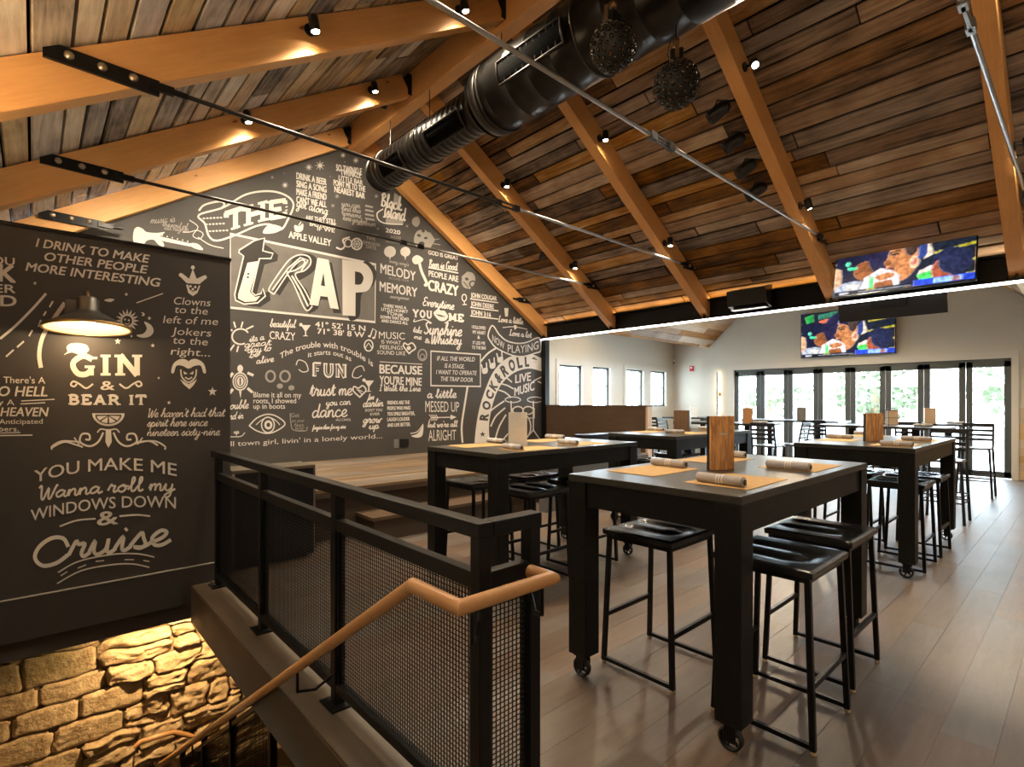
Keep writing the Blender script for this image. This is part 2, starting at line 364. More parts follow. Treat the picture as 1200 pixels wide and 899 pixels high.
# folding-door wall
DY0, DY1, DZ = 1.02, 6.27, 2.27
m = MB(); m.box(XD, XD + .15, DY1, YW + .15, -.03, 6.2); m.box(XD, XD + .15, -4, DY0, -.03, 6.2); m.box(XD, XD + .15, DY0, DY1, DZ, 6.2)
struct(m.build('wall_right', 'cream'))
m = MB(); m.box(XD - .03, XD, DY0 - .1, DY1 + .13, DZ, DZ + .13); m.box(XD - .03, XD, DY1, DY1 + .13, 0, DZ); m.box(XD - .03, XD, DY0 - .1, DY0, 0, DZ)
struct(m.build('trim_3', 'trim'))
n = 8; pw = (DY1 - DY0) / n
for k in range(n):
    d = thing('door_%d' % (k + 1), None, None, (XD + .06, DY1 - (k + .5) * pw, 0)); struct(d); h = pw / 2 - .004
    l, r = .1, .1
    m = MB(); m.box(-.03, .03, h - l, h, .01, DZ - .05); m.box(-.03, .03, -h, -h + r, .01, DZ - .05); m.box(-.03, .03, -h, h, .01, .13); m.box(-.03, .03, -h, h, DZ - .16, DZ - .05)
    m.build('door_frame', 'frame', d, .004); MB().box(-.004, .004, -h + r, h - l, .13, DZ - .16).build('pane', 'glass', d)
    if k in (3, 7): MB().box(-.06, -.03, h - .06, h - .035, .95, 1.2).build('handle', 'frame', d)
struct(MB().box(XD + .02, XD + .11, DY0, DY1, DZ - .05, DZ).build('trim_4', 'frame'))
# shiplap wainscot right of the doors
wn = planks('trim_5', [(-4, DY0 - .1, .02, 1.34)], (XD - .012, 0, 0), (0, 1, 0), (0, 0, 1), 'shiplap', (.14, .15), (3, 6), .02, .004, 5, nrm=(-1, 0, 0), lo=.3, hi=.7)
struct(wn)
# wall behind the camera: glazed front
m = MB(); m.box(-.75, XD + .15, -4.15, -4, -.03, 6.2)
struct(m.build('wall_front', 'cream'))
# cross gable over the window side: boards, gable wall, low corner ceilings
GY, GZ = 3.66, 5.95; gs = (GZ - 2.9) / 3.32; gc = 1 / math.hypot(1, gs)
for sgn, nm in ((1, 'ceiling_gable'), (-1, 'ceiling_gable_near')):
    c = planks(nm, [(XB + .1, XD, 0, 3.32 / gc)], (0, GY, GZ), (1, 0, 0), (0, sgn * gc, -gs * gc), 'honey', (.14, .2), (1.5, 3), .03, .006, 20 + sgn, nrm=(0, -sgn * gs * gc, -gc)); struct(c)
zc = 2.9
for nm, y0, y1 in (('ceiling_corner', 6.98, YW), ('ceiling_corner_near', -4, .34)):
    sx, ex = XB + .1, XD
    L = math.hypot(ex - sx, .45)
    c = planks(nm, [(0, L, y0, y1)], (sx, 0, 3.55), ((ex - sx) / L, 0, -.47 / L), (0, 1, 0), 'honey', (.14, .2), (1.5, 3), .03, .006, 31, nrm=(0, 0, -1)); struct(c)
m = MB(); m.box(XB + .1, XD + .2, -4.1, .45, 3.62, 3.7); m.box(XB + .1, XD + .2, 6.85, YW + .15, 3.62, 3.7)
m.prism([(XB + .1, GY, GZ + .06), (XB + .1, GY + 3.28, GZ + .06 - gs * 3.28), (XB + .1, GY + 3.28, GZ + .16 - gs * 3.28), (XB + .1, GY, GZ + .16)], (XD + .1 - XB, 0, 0))
m.prism([(XB + .1, GY, GZ + .06), (XB + .1, GY - 3.28, GZ + .06 - gs * 3.28), (XB + .1, GY - 3.28, GZ + .16 - gs * 3.28), (XB + .1, GY, GZ + .16)], (XD + .1 - XB, 0, 0))
struct(m.build('ceiling_roof', 'vent'))
m = MB(); m.box(XB + .12, XB + .18, -4.1, YW + .1, 3.12, 6.2); struct(m.build('wall_gable', 'cream'))
# valley timber showing in the corner
m = MB(); m.bar(at(786, 393, x=12.6), at(831, 405, x=13.4), .12, .12)
tag(m.build('valley_beam', 'fir_x'), 'short honey timber tucked in the corner of the far ceiling', 'beam')

# partition wall (clown wall) with base line and soffit
m = MB(); m.box(-.6, 1.195, YP, YP + .14, -.125, 2.6); part = struct(m.build('wall_partition', 'chalk2'))
MB().box(-.6, 1.2, YP - .012, YP + .15, 2.6, 2.625).build('cap', 'black', part)
MB().box(-.6, 1.09, YP - .013, YP, -.125, .155).build('baseboard', 'chalk2', part)
MB().box(-.6, 1.09, YP - .016, YP, .155, .163).build('lettering', 'ink_dim', part)
struct(MB().box(-.6, XO + .02, YP + .07, YP + .13, -.27, -.126).build('trim_6', 'soffit'))
# stair opening: curb, fascia
m = MB(); m.box(XO, 1.12, 1.2, YP - .001, .0, .012); m.box(-.6, 1.12, 1.14, 1.2, .0, .012)
tag(m.build('trim_7', 'curb'), kind='structure')
struct(MB().box(XO - .006, XO + .018, 1.2, YP, -.27, .0).build('trim_8', 'fascia'))
# lower level
LZ, YS = -2.9, 6.0
m = MB(); m.box(-.8, 3.7, -.6, 6.4, LZ - .1, LZ); lowf = struct(m.build('floor_lower', 'lowfloor'))
m = MB(); m.box(-.8, -.62, -.6, 6.4, LZ, -.27); m.box(3.6, 3.7, -.6, 6.4, LZ, -.27); m.box(-.8, 3.7, -.7, -.6, LZ, -.27); struct(m.build('wall_lower', 'plaster'))
m = MB(); m.box(-.8, 3.7, YS + .05, YS + .3, LZ, -.26); stw = struct(m.build('wall_stone', 'mortar'))
def stones():
    g = random.Random(5); vs = []; fs = []; cols = []; sm = []
    def warp(x, z, ro):
        a = .06 if ro else .036
        return (x + a * noise.noise(Vector((x * 3.1, z * 4.3, 3))) + a * .5 * noise.noise(Vector((x * 9, z * 9, 8))), z + a * 1.1 * noise.noise(Vector((x * 2.6, z * 3.7, 17))) + a * .4 * noise.noise(Vector((x * 8, z * 10, 28))))
    z = -2.35
    while z < -.3:
        hgt = g.uniform(.13, .26); x = -.6 - g.uniform(0, .3)
        while x < 2.6:
            rough = x > .32 + .15 * math.sin(z * 7)
            L = g.uniform(.25, .6) if not rough else g.uniform(.16, .62)
            split = rough and g.random() < .38
            for (za, zb) in (((0, g.uniform(.35, .65)), (None, 1)) if split else ((0, 1),)):
                if za is None: za = last
                last = zb; z0 = z + za * hgt; hh = (zb - za) * hgt
                prot = g.uniform(.0, .05) if rough else g.uniform(0, .012); nx, nz = 26, 14; k = len(vs); seed = g.uniform(0, 99); tilt = g.uniform(-.05, .05) if rough else 0
                for jj in range(nz + 1):
                    for ii in range(nx + 1):
                        a, b = ii / nx, jj / nz; ed = min(min(a, 1 - a) * L, min(b, 1 - b) * hh)
                        cr = max(0, .028 - math.hypot(min(a, 1 - a) * L, min(b, 1 - b) * hh)) * .8
                        px = x + .004 + a * (L - .008) + cr * (1 if a < .5 else -1); pz = z0 + .003 + b * (hh - .006) + cr * (1 if b < .5 else -1)
                        nv = noise.fractal(Vector((px * 4 + seed, pz * 8, seed)), 1.0, 2.0, 5)
                        rg = 1 - abs(noise.noise(Vector((px * 6, pz * 13 + seed, seed)))) * 2
                        f_ = min(1, ed / .02); n5 = noise.noise(Vector((px * 22, pz * 30, seed)))
                        dep = f_ ** .7 * (.016 + prot + tilt * (b - .5)) + .022 + ((nv * .034 + rg * .02 + n5 * .012) if rough else nv * .008) * f_
                        wx, wz = warp(px, pz, rough); vs.append((wx, YS + .055 - dep, wz))
                for jj in range(nz):
                    for ii in range(nx):
                        q = k + jj * (nx + 1) + ii; fs.append((q, q + 1, q + nx + 2, q + nx + 1)); sm.append(True)
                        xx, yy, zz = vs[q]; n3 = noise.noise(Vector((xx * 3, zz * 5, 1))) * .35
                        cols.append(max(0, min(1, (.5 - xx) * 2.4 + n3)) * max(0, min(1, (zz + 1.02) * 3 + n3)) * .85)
            x += L
        z += hgt
    me = bpy.data.meshes.new('masonry'); me.from_pydata(vs, [], fs); me.polygons.foreach_set('use_smooth', sm)
    ca = me.color_attributes.new('plank', 'FLOAT_COLOR', 'CORNER')
    ca.data.foreach_set('color', np.repeat(np.array([(c, 0, 0, 1) for c in cols], dtype=np.float32), 4, axis=0).ravel())
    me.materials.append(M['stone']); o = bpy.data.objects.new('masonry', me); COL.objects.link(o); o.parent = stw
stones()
st = thing('staircase', 'dark wooden stairs going down under the lettered partition wall', 'stairs', (0, 1.2, 0))
for k in range(11):
    z = -.264 * .66 * (k + 1); y = .27 * k + .05
    MB().box(-.58, .86, y, y + .3, z - .04, z).build('tread', 'tread', st)
m = MB()
for x in (-.52, .82): m.bar((x, 0, -.3), (x, 3.1, -2.3), .04, .25)
m.build('stringer', 'soffit', st)

# stage, step, half wall, grey knee wall
SZ = .54
stg = thing('stage', 'low wooden stage platform in front of the lettered gable wall', 'stage', (0, 0, 0))
planks('stage_deck', [(1.22, XB - .08, 5.33, YW - .004)], (0, 0, SZ), (1, 0, 0), (0, 1, 0), 'stage_floor', (.12, .14), (1.2, 2.4), .03, .003, 9, parent=stg, jig=.0003, lo=.25, hi=.8)
MB().box(1.22, XB - .08, 5.38, YW - .004, .0, SZ - .031).build('stage_front', 'soffit', stg)
MB().box(1.22, XB - .08, 5.33, 5.375, SZ - .09, SZ - .031).build('nosing', 'soffit', stg)
sp_ = thing('stage_step', 'dark step box along the front of the stage', 'step', (2.6, 4.98, 0))
MB().box(0, 2.3, 0, .38, 0, .22).build('riser', 'soffit', sp_); MB().box(-.02, 2.32, -.02, .39, .22, .255).build('tread', 'halfwall', sp_)
hw_ = thing('half_wall', 'brown wood-panelled half wall closing the right end of the stage', 'half wall', (XB, 0, 0))
MB().box(-.06, .08, 5.40, YW - .16, 0, 1.36).build('panel', 'halfwall', hw_); MB().box(-.06, .08, 5.36, 5.4, 0, 1.37).build('end_board', 'pale_wood', hw_)
MB().box(-.07, .09, 5.36, YW - .16, 1.36, 1.385).build('cap', 'halfwall', hw_)
kw = thing('knee_wall', 'grey painted knee wall with a black cap behind the bar tables', 'half wall', (0, 0, 0))
MB().box(4.95, 7.1, 4.8, 4.92, 0, .9).build('panel', 'grey_panel', kw); MB().box(5.72, 7.12, 4.74, 4.98, .9, .985).build('cap', 'tv_body', kw)
bx = thing('stage_box', 'black cabinet with steel corner strips beside the stage', 'cabinet', (1.26, 4.93, 0))
MB().box(0, .70, 0, .37, .03, .83).build('body', 'tv_body', bx, .004); MB().box(-.005, .705, -.005, .375, .83, .86).build('top', 'curb', bx, .004)  # top browner than the body: light on it put into the colour
for (x, y) in ((.69, -.004), (-.004, -.004), (.69, .354)): MB().box(x, x + .018, y, y + .02, .03, .86).build('corner_strip', 'steel', bx)
MB().box(.05, .65, .05, .32, 0, .03).build('base', 'rubber', bx)

# ================================================================ RAFTERS, RODS
RYS = [7.94, 6.15, 4.27, 2.42, .57, -1.3, -3.1]
WHERE = ['against the lettered gable wall', 'second from the lettered gable wall', 'third from the lettered gable wall', 'with stage lights on its far side', 'beside the upper television', 'over the entrance', 'at the front wall']
RW = .14
def rafter(y, side, where, wd):
    x0, x1 = (RX - .09, -.85) if side < 0 else (RX + .09, XB - .02)
    o = thing('rafter', 'honey-coloured timber rafter on the %s slope %s' % ('left' if side < 0 else 'right', where), 'rafter', (x0, y, zr(x0)), 0, 'timber rafters')
    L = math.hypot(x1 - x0, zr(x1) - zr(x0)); hd = ROOF * cs - .012
    m = MB(); m.box(0, L, -wd / 2, wd / 2, 0, hd); b = m.build('beam', 'fir_x', o, .006)
    b.rotation_euler = (0, 0, math.pi) if side < 0 else (0, 0, 0)
    ang = math.atan(SL)
    b.matrix_local = (Matrix.Rotation(math.pi, 4, 'Z') if side < 0 else Matrix.Identity(4)) @ Matrix.Rotation(ang, 4, 'Y')
    h = MB(); h.box(-.03, .05, -wd / 2 - .012, wd / 2 + .012, .0, .27)
    hb = h.build('hanger', 'black', o); 
    if side < 0: hb.rotation_euler = (0, 0, math.pi)
    return o
for k, y in enumerate(RYS):
    wd = .12 if k == 0 else RW
    for side in (-1, 1):
        
        rafter(y, side, WHERE[k], wd)
m = MB(); m.box(RX - .085, RX + .085, -4, YW - .02, 5.44, 5.85)
tag(m.build('ridge_beam', 'fir_y', None, .006), 'heavy honey timber ridge beam under the peak of the ceiling', 'beam')

TX0, TX1, TZ = .54, 7.40, 3.53
def tie(y, k, name, lab, full=True):
    yf = y - RW / 2 - (0 if k else -.01)
    o = thing('tie_rod', lab, 'tie rod', (0, yf - .035, TZ), 0, 'steel tie rods')
    rm = 'rod_dark' if k in (0, 1, 2) else 'steel'
    for s, x in ((1, TX0), (-1, TX1)):
        sl = -s * .085
        m = MB(); m.prism([(x + s * .08, .0, -.05), (x + s * .08, .0, .05), (x - s * .5, 0, .065), (x - s * .5, 0, -.035)], (0, .022, 0))
        p = m.build('plate', 'black', o)
        for q in (-.06, -.22, -.38):
            MB().lathe([(0, .0), (.02, 0), (.026, .012), (.026, .02)], (x + s * q, -.02, .012 + abs(q) * .01), (0, 1, 0), 12).build('bolt', 'bolt', p)
        m = MB(); m.bar((x + s * .02, -.012, 0), (x + s * .16, -.012, 0), .035, .05); m.tube([(x + s * .14, -.012, 0), (x + s * .24, -.012, 0)], .02)
        m.build('clevis', 'black', o)
    a, b = TX0 + .2, TX1 - .2
    if full:
        MB().tube([(a, -.012, 0), (3.55, -.012, -.01)], .0155).build('rod', rm, o)
        MB().tube([(3.85, -.012, -.01), (b, -.012, 0)], .0155).build('rod', 'steel', o)
        m = MB(); 
        for dz in (-.022, .022): m.bar((3.56, -.012, dz - .01), (3.84, -.012, dz - .01), .016, .014)
        for xx in (3.53, 3.79): m.bar((xx, -.012, -.01), (xx + .08, -.012, -.01), .042, .058)
        m.build('turnbuckle', 'gunmetal' if k < 4 else 'steel', o)
    else:
        for s, x in ((1, TX0 + .2), (-1, TX1 - .2)): MB().tube([(x, -.012, 0), (x + s * .06, -.012, 0)], .0155).build('rod', rm, o)
TL = ['pair of bolted plates for a tie rod on the rafter at the lettered gable wall', 'dark tie rod crossing in front of the big framed letters', 'dark tie rod running under the end of the black duct', 'steel tie rod passing in front of the black duct', 'bright steel tie rod ending by the upper television']
for k in range(5): tie(RYS[k], k, None, TL[k], k > 0)

# eave beam with LED strip
eb = thing('steel_beam', 'black steel eave beam with a glowing strip along its bottom', 'beam', (XB, 0, 0))
MB().box(-.03, .0, -4, YW - .02, 2.83, 3.12).build('web', 'black', eb)
m = MB(); m.box(-.11, .08, -4, YW - .02, 3.09, 3.12); m.box(-.11, .08, -4, YW - .02, 2.8, 2.825); m.build('flange', 'black', eb)
for k, y in enumerate(RYS): MB().box(-.10, -.03, y - .012, y + .012, 2.825, 3.09).build('stiffener', 'black', eb)
MB().box(-.108, -.03, -4, YW - .03, 2.78, 2.8).build('led_strip', 'led', eb)
cv = thing('added_uplight', 'added out-of-view shelf strip brightening the left ceiling slope', 'lamp', (-.6, 0, 2.72))  # unseen uplight, added to brighten the left slope and its rafters
MB().box(0, .12, -4, YP - .02, -.03, 0).build('shelf', 'fir_y', cv); MB().add([(.02, -4, .004), (.1, -4, .004), (.1, YP - .03, .004), (.02, YP - .03, .004)], [(0, 1, 2, 3)]).build('strip', 'cove', cv, fix=False)
MB().add([(-.09, -4, 3.1225), (-.04, -4, 3.1225), (-.04, YW - .03, 3.1225), (-.09, YW - .03, 3.1225)], [(0, 1, 2, 3)]).build('added_cove_strip', 'cove_low', eb, fix=False)  # unseen strip added atop the beam, assumed from the bright line at the eave
cl = thing('corner_post', 'black steel post at the right end of the lettered wall', 'post', (XB - .02, YW - .09, 0))
MB().box(-.06, .06, -.06, .06, SZ, 2.8).build('shaft', 'black', cl); MB().box(-.09, .09, -.075, .075, SZ, SZ + .02).build('base_plate', 'black', cl)

# ================================================================ DUCT
du = thing('air_duct', 'long black spiral air duct hung below the ridge', 'duct', (3.75, 0, 4.76))
def corr(y0, y1, r, st=.1):
    pr = []; y = y0
    while y < y1:
        pr += [(r, y), (r, y + st - .012), (r + .0022, y + st - .008), (r + .0022, y + st - .003)]; y += st
    return pr + [(r, y1)]
m = MB(); m.lathe([(0.02, 6.88), (.235, 6.9)] + list(reversed(corr(4.5, 6.9, .24))), axis=(0, 1, 0), n=40); m.build('small_section', 'duct', du)
m = MB(); m.lathe([(.36, 4.42)] + list(reversed(corr(-3.9, 4.4, .355, .3))), axis=(0, 1, 0), n=44); m.build('large_section', 'duct', du)
m = MB(); m.lathe([(.24, 4.52), (.30, 4.47), (.368, 4.44), (.368, 4.36), (.356, 4.35)], axis=(0, 1, 0), n=44); m.build('collar', 'gunmetal', du)
def vent(y0, y1, r, a0, a1, nm='vent'):
    t = MB(); k = 6; vs = []; g = MB()
    for y in (y0, y1):
        for i in range(k + 1):
            a = a0 + (a1 - a0) * i / k; vs.append(((r + .02) * math.cos(a), y, (r + .02) * math.sin(a)))
    vo = [((r + .002) / (r + .02) * x, y, (r + .002) / (r + .02) * z) for x, y, z in vs]
    n_ = k + 1; fs = [(i, i + 1, n_ + i + 1, n_ + i) for i in range(k)]; t.add(vs + vo, fs + [tuple(2 * n_ + q for q in f) for f in fs])
    v = t.build('vent', 'vent', du)
    for y in (y0, y1):
        g.tube([((r + .022) * math.cos(a0 + (a1 - a0) * i / k), y, (r + .022) * math.sin(a0 + (a1 - a0) * i / k)) for i in range(k + 1)], .012, 6)
    for a in (a0, a1): g.tube([((r + .022) * math.cos(a), y0, (r + .022) * math.sin(a)), ((r + .022) * math.cos(a), y1, (r + .022) * math.sin(a))], .012, 6)
    for j in range(1, 10):
        y = y0 + (y1 - y0) * j / 10; g.bar(((r + .02) * math.cos(a0), y, (r + .02) * math.sin(a0)), ((r + .02) * math.cos(a1), y, (r + .02) * math.sin(a1)), .006, .02)
    g.build('vent_frame', 'gunmetal', v)
for (y0, y1) in ((6.05, 6.6), (4.75, 5.45)): vent(y0, y1, .24, R(190), R(236))
for (y0, y1) in ((3.1, 3.95), (.9, 1.7)): vent(y0, y1, .355, R(176), R(208))
for y in (6.7, 5.7, 4.3, 3.0, 1.2, -.6):
    r = .245 if y > 4.4 else .362
    MB().tube([(r * math.cos(t * math.pi / 14), y, r * math.sin(t * math.pi / 14)) for t in range(29)], .012, 6, False).build('strap', 'gunmetal', du)
    MB().tube([(0, y, r), (0, y, .68)], .006, 6).build('hanger_rod', 'rod_dark', du)

# ================================================================ SPOTLIGHTS
def spot_energy(o, e, col=(1, .83, .60), ang=125, blend=.9, size=.05):
    l = bpy.data.lights.new('bulb_light', 'SPOT'); l.energy = e; l.color = col; l.spot_size = R(ang); l.spot_blend = blend; l.shadow_soft_size = size
    b = bpy.data.objects.new('bulb_light', l); COL.objects.link(b); b.parent = o; return b
def spotlight(x, y, z, side, label, aim=(0, 0, -1), e=40, ang=125):
    """can light on the side of a rafter; side -1: on the face toward the entrance"""
    o = thing('spotlight', label, 'spotlight', (x, y + side * (RW / 2 + .002), z), 0, 'black spotlights on the rafters')
    MB().lathe([(0, 0), (.045, 0), (.045, .018), (0, .018)], (0, 0, 0), (0, side, 0), 18, False).build('base_plate', 'tv_body', o)
    c = Vector((0, side * .1, -.01)); MB().tube([(0, side * .012, 0), c], .011, 8).build('arm', 'tv_body', o)
    a = Vector(aim).normalized()
    hs = MB().lathe([(0, -.07), (.034, -.07), (.04, -.062), (.04, .055), (.036, .058), (.033, .045), (.0, .045)], c, a, 20).build('housing', 'tv_body', o)
    MB().lathe([(0, .05), (.031, .05)], c, a, 18, False).build('lens', 'lens', hs)
    b = spot_energy(o, e, ang=ang); b.location = c + a * .062; b.rotation_euler = a.to_track_quat('-Z', 'Y').to_euler()
    return o
E1 = 110
spotlight(1.63, 4.27, 4.41, -1, 'lit spotlight on the third rafter, low on the left slope', (.12, -.12, -1), E1)
spotlight(3.1, 4.27, 5.30, -1, 'lit spotlight near the ridge at the very top of the photo', (.1, -.15, -1), E1)
spotlight(1.67, 6.15, 4.45, -1, 'lit spotlight above the THE banner on the left slope', (.12, -.1, -1), E1)
spotlight(3.13, 6.15, 5.35, -1, 'lit spotlight near the ridge above the drink and song verse', (.1, -.1, -1), E1)
spotlight(5.32, 6.15, 4.77, -1, 'lit spotlight on the second rafter just right of the duct end', (-.1, -.1, -1), E1)
spotlight(6.89, 6.15, 3.80, -1, 'lit spotlight on the second rafter beside its tie plate', (-.1, -.1, -1), E1)
spotlight(5.30, 4.27, 4.78, -1, 'lit spotlight on the third rafter below the black duct', (-.1, -.1, -1), E1)
spotlight(6.80, 4.27, 3.76, -1, 'lit spotlight on the third rafter beside its tie plate', (-.1, -.1, -1), E1)
spotlight(5.27, 2.42, 4.80, -1, 'dazzling spotlight on the rafter right of the hanging effect balls', (-.55, -.45, -.75), E1)
spotlight(6.75, 2.42, 3.78, -1, 'lit spotlight on the rafter left of the upper television', (.2, -.2, -1), E1)
spotlight(5.41, 6.15, 4.60, 1, 'lamp washing the mural, seen past the turnbuckle of a rod', (.0, .62, -.75), 110, 130)
spotlight(6.42, 6.15, 3.95, 1, 'lamp washing the mural, low between the two right rafters', (0, .62, -.75), 60, 130)
spotlight(2.3, 6.15, 4.66, 1, 'assumed lamp washing the mural above the big framed letters, hidden by its rafter', (.0, .62, -.75), 130, 130)  # unseen washer, assumed from the pools of light on the mural
spotlight(.9, 6.15, 3.95, 1, 'assumed lamp washing the mural beside the guitar drawing, hidden by its rafter', (.1, .62, -.75), 110, 130)  # likewise assumed, not in view
spotlight(3.45, 6.15, 5.42, 1, 'assumed lamp washing the mural peak, hidden by its rafter', (.2, .62, -.75), 110, 130)  # another assumed washer, out of view
FILL_SPOTS = [(5.3, .57, 'upper right, beside the third rod'), (6.8, .57, 'lower right, beside the upper television'), (2.3, 2.42, 'upper left, before the left planks'), (.9, 2.42, 'lower left, before the left planks'), (5.3, -1.3, 'entrance, right slope'), (6.9, -1.3, 'entrance, low right slope'), (2.3, -1.3, 'entrance, left slope'), (.7, -1.3, 'entrance, low left slope'), (5.3, -3.1, 'front wall, right slope'), (2.3, -3.1, 'front wall, left slope')]  # unseen spots added for warm general fill
for x, y, w_ in FILL_SPOTS: spotlight(x, y, zr(x) + .15, -1, 'added out-of-view fill spot on a rafter (%s)' % w_, (0, -.1, -1), E1 * .28, 150)
for (x, y, w_) in [(9.3, 6.9, 'near the window corner'), (12.4, 7.3, 'above the corner table'), (10.6, 3.9, 'middle of the window side'), (9.3, .9, 'right part of the window side')]:
    o = thing('assumed_pendant', 'assumed unseen warm pendant spot hung high behind the eave beam, %s' % w_, 'lamp', (x, y, 3.42), 0, 'assumed pendant spots by the folding doors')  # unseen lamps, assumed and added to warm the area by the doors
    MB().lathe([(0, .16), (.05, .16), (.05, 0), (.042, 0), (.042, .03), (0, .03)], n=20).build('housing', 'tv_body', o)
    MB().lathe([(0, .025), (.04, .025)], n=20).build('lens', 'lens', o)
    MB().tube([(0, 0, .16), (0, 0, .16 if y > 6 else .9)], .006, 6).build('stem', 'black', o)
    b = spot_energy(o, 26 if y > 6 else 190, (1, .78, .5), 165, .5, .05); b.location = (0, 0, -.01)
# ================================================================ LETTERING ON THE WALLS
class Ink:
    """flat painted shapes given in photo pixels, laid on a wall plane y = const"""
    def __init__(s): s.p = []; s.tri = []
    def poly(s, pts): s.p.append([tuple(p) for p in pts]); return s
    def stroke(s, pts, w, closed=False, smooth=False, taper=False):
        if smooth: pts = cat(pts, closed)
        pts = [Vector((p[0], p[1])) for p in pts]
        if closed: pts = pts + [pts[0]]
        n = len(pts); L = []; Rr = []
        for k in range(n):
            if closed: a, b = pts[(k - 1) if k else n - 2], pts[(k + 1) if k < n - 1 else 1]
            else: a, b = pts[max(0, k - 1)], pts[min(n - 1, k + 1)]
            d = b - a
            if d.length < 1e-6: d = Vector((1, 0))
            d.normalize(); nn = Vector((-d.y, d.x)); ww = w
            if taper: ww = w * (.35 + .65 * math.sin(math.pi * min(1, max(0, k / (n - 1)))))
            L.append(pts[k] + nn * ww / 2); Rr.append(pts[k] - nn * ww / 2)
        for k in range(n - 1): s.p.append([L[k], L[k + 1], Rr[k + 1], Rr[k]])
        return s
    def ell(s, cx, cy, rx, ry=None, n=18, rot=0):
        ry = ry or rx; c, q = math.cos(rot), math.sin(rot)
        return s.poly([(cx + rx * math.cos(t) * c - ry * math.sin(t) * q, cy + rx * math.cos(t) * q + ry * math.sin(t) * c) for t in [2 * math.pi * i / n for i in range(n)]])
    def ring(s, cx, cy, rx, ry, w, a0=0, a1=360, n=24):
        pts = [(cx + rx * math.cos(R(a0 + (a1 - a0) * i / n)), cy + ry * math.sin(R(a0 + (a1 - a0) * i / n))) for i in range(n + 1)]
        return s.stroke(pts, w)
    def star(s, x, y, r, n=5, k=.42, rot=-90):
        return s.poly([(x + r * (1 if i % 2 == 0 else k) * math.cos(R(rot + 180 * i / n)), y + r * (1 if i % 2 == 0 else k) * math.sin(R(rot + 180 * i / n))) for i in range(2 * n)])
    def text(s, t, x0, y0, x1, y1, hl, hr=None, bold=0, shear=0, warp=None):
        vs, fs = glyphs(t, 0); hr = hl if hr is None else hr
        def mp(u, v):
            if warp: u, v = warp(u, v)
            hh = hl + u * (hr - hl)
            return (x0 + u * (x1 - x0) + shear * v * hh, y0 + u * (y1 - y0) - v * hh)
        q = [mp(*p) for p in vs]; e = min(bold, .045) * hl * .85
        for ly, (ex, ey) in enumerate(((-e, -e * .6), (e, e * .6), (-e, e * .6), (e, -e * .6)) if bold > .006 else ((0, 0),)): s.tri.append(([(a + ex, b + ey) for a, b in q], fs, ly))
        return s
    def script(s, t, x0, y0, x1, y1, h, w=1.2, slant=.25, warp=None):
        st = cursive(t); W_ = max(p[0] for q in st for p in q)
        for q in st:
            pts = []
            for a, b in q:
                u, v = a / W_, b / 2
                if warp: u, v = warp(u, v)
                pts.append((x0 + u * (x1 - x0) + slant * v * h, y0 + u * (y1 - y0) - v * h))
            s.stroke(pts, w)
        return s
    def slab(s, t, x0, y0, x1, y1, hl, hr=None, sw=.2, serif=True, shear=0, warp=None):
        hr = hl if hr is None else hr; X = 0; items = []
        for ch in t:
            if ch == ' ': X += .5; continue
            w_, sts, sf = SLAB[ch]; items.append((X, sts, sf, w_)); X += w_ + .28
        W_ = X - .28
        hm = (hl + hr) / 2; kx = (x1 - x0) / W_
        def mp(a, b):
            u = a / W_; v = b
            if warp: u, v = warp(u, v)
            hh = hl + u * (hr - hl)
            return (x0 + u * (x1 - x0) + shear * v * hh, y0 + u * (y1 - y0) - v * hh)
        for (ox, sts, sf, w_) in items:
            for q in sts: s.stroke([mp(ox + a, b) for a, b in q], sw * min(kx, hm))
            if serif:
                for a, b in sf: s.stroke([mp(ox + a - .2, min(max(b, .05), .95)), mp(ox + a + .2, min(max(b, .05), .95))], .12 * hm)
        return s
    def build(s, name, m, wall, y, label=None, off=.003):
        vs = []; fs = []; n_ = 0
        def put(pts, ly=0):
            nonlocal n_
            k = len(vs); o_ = off + (n_ % 17) * 3e-5 + ly * 5.2e-4; n_ += 1      # overlapping brush strokes lie a hair apart
            vs.extend(at(a, b, y=y - o_) for a, b in pts); fs.append(tuple(range(k, k + len(pts))))
        for p in s.p: put(p)
        for t_ in s.tri:
            for f_ in t_[1]: put([t_[0][i] for i in f_], t_[2] if len(t_) > 2 else 0)
        me = bpy.data.meshes.new(name); me.from_pydata([tuple(v) for v in vs], [], fs); me.materials.append(M[m])
        o = bpy.data.objects.new(name, me); COL.objects.link(o); o.parent = wall
        if label: o['label'] = label
        return o
def cat(pts, closed=False, k=5):
    P = [Vector((p[0], p[1])) for p in pts]; n = len(P); out = []
    rg = range(n) if closed else range(n - 1)
    for i in rg:
        g = (lambda j: P[j % n]) if closed else (lambda j: P[min(max(j, 0), n - 1)])
        a, b, c, d = g(i - 1), g(i), g(i + 1), g(i + 2)
        for j in range(k):
            t = j / k; out.append(.5 * ((2 * b) + (c - a) * t + (2 * a - 5 * b + 4 * c - d) * t * t + (3 * b - a - 3 * c + d) * t ** 3))
    if not closed: out.append(P[-1])
    return [(p.x, p.y) for p in out]
_gc = {}
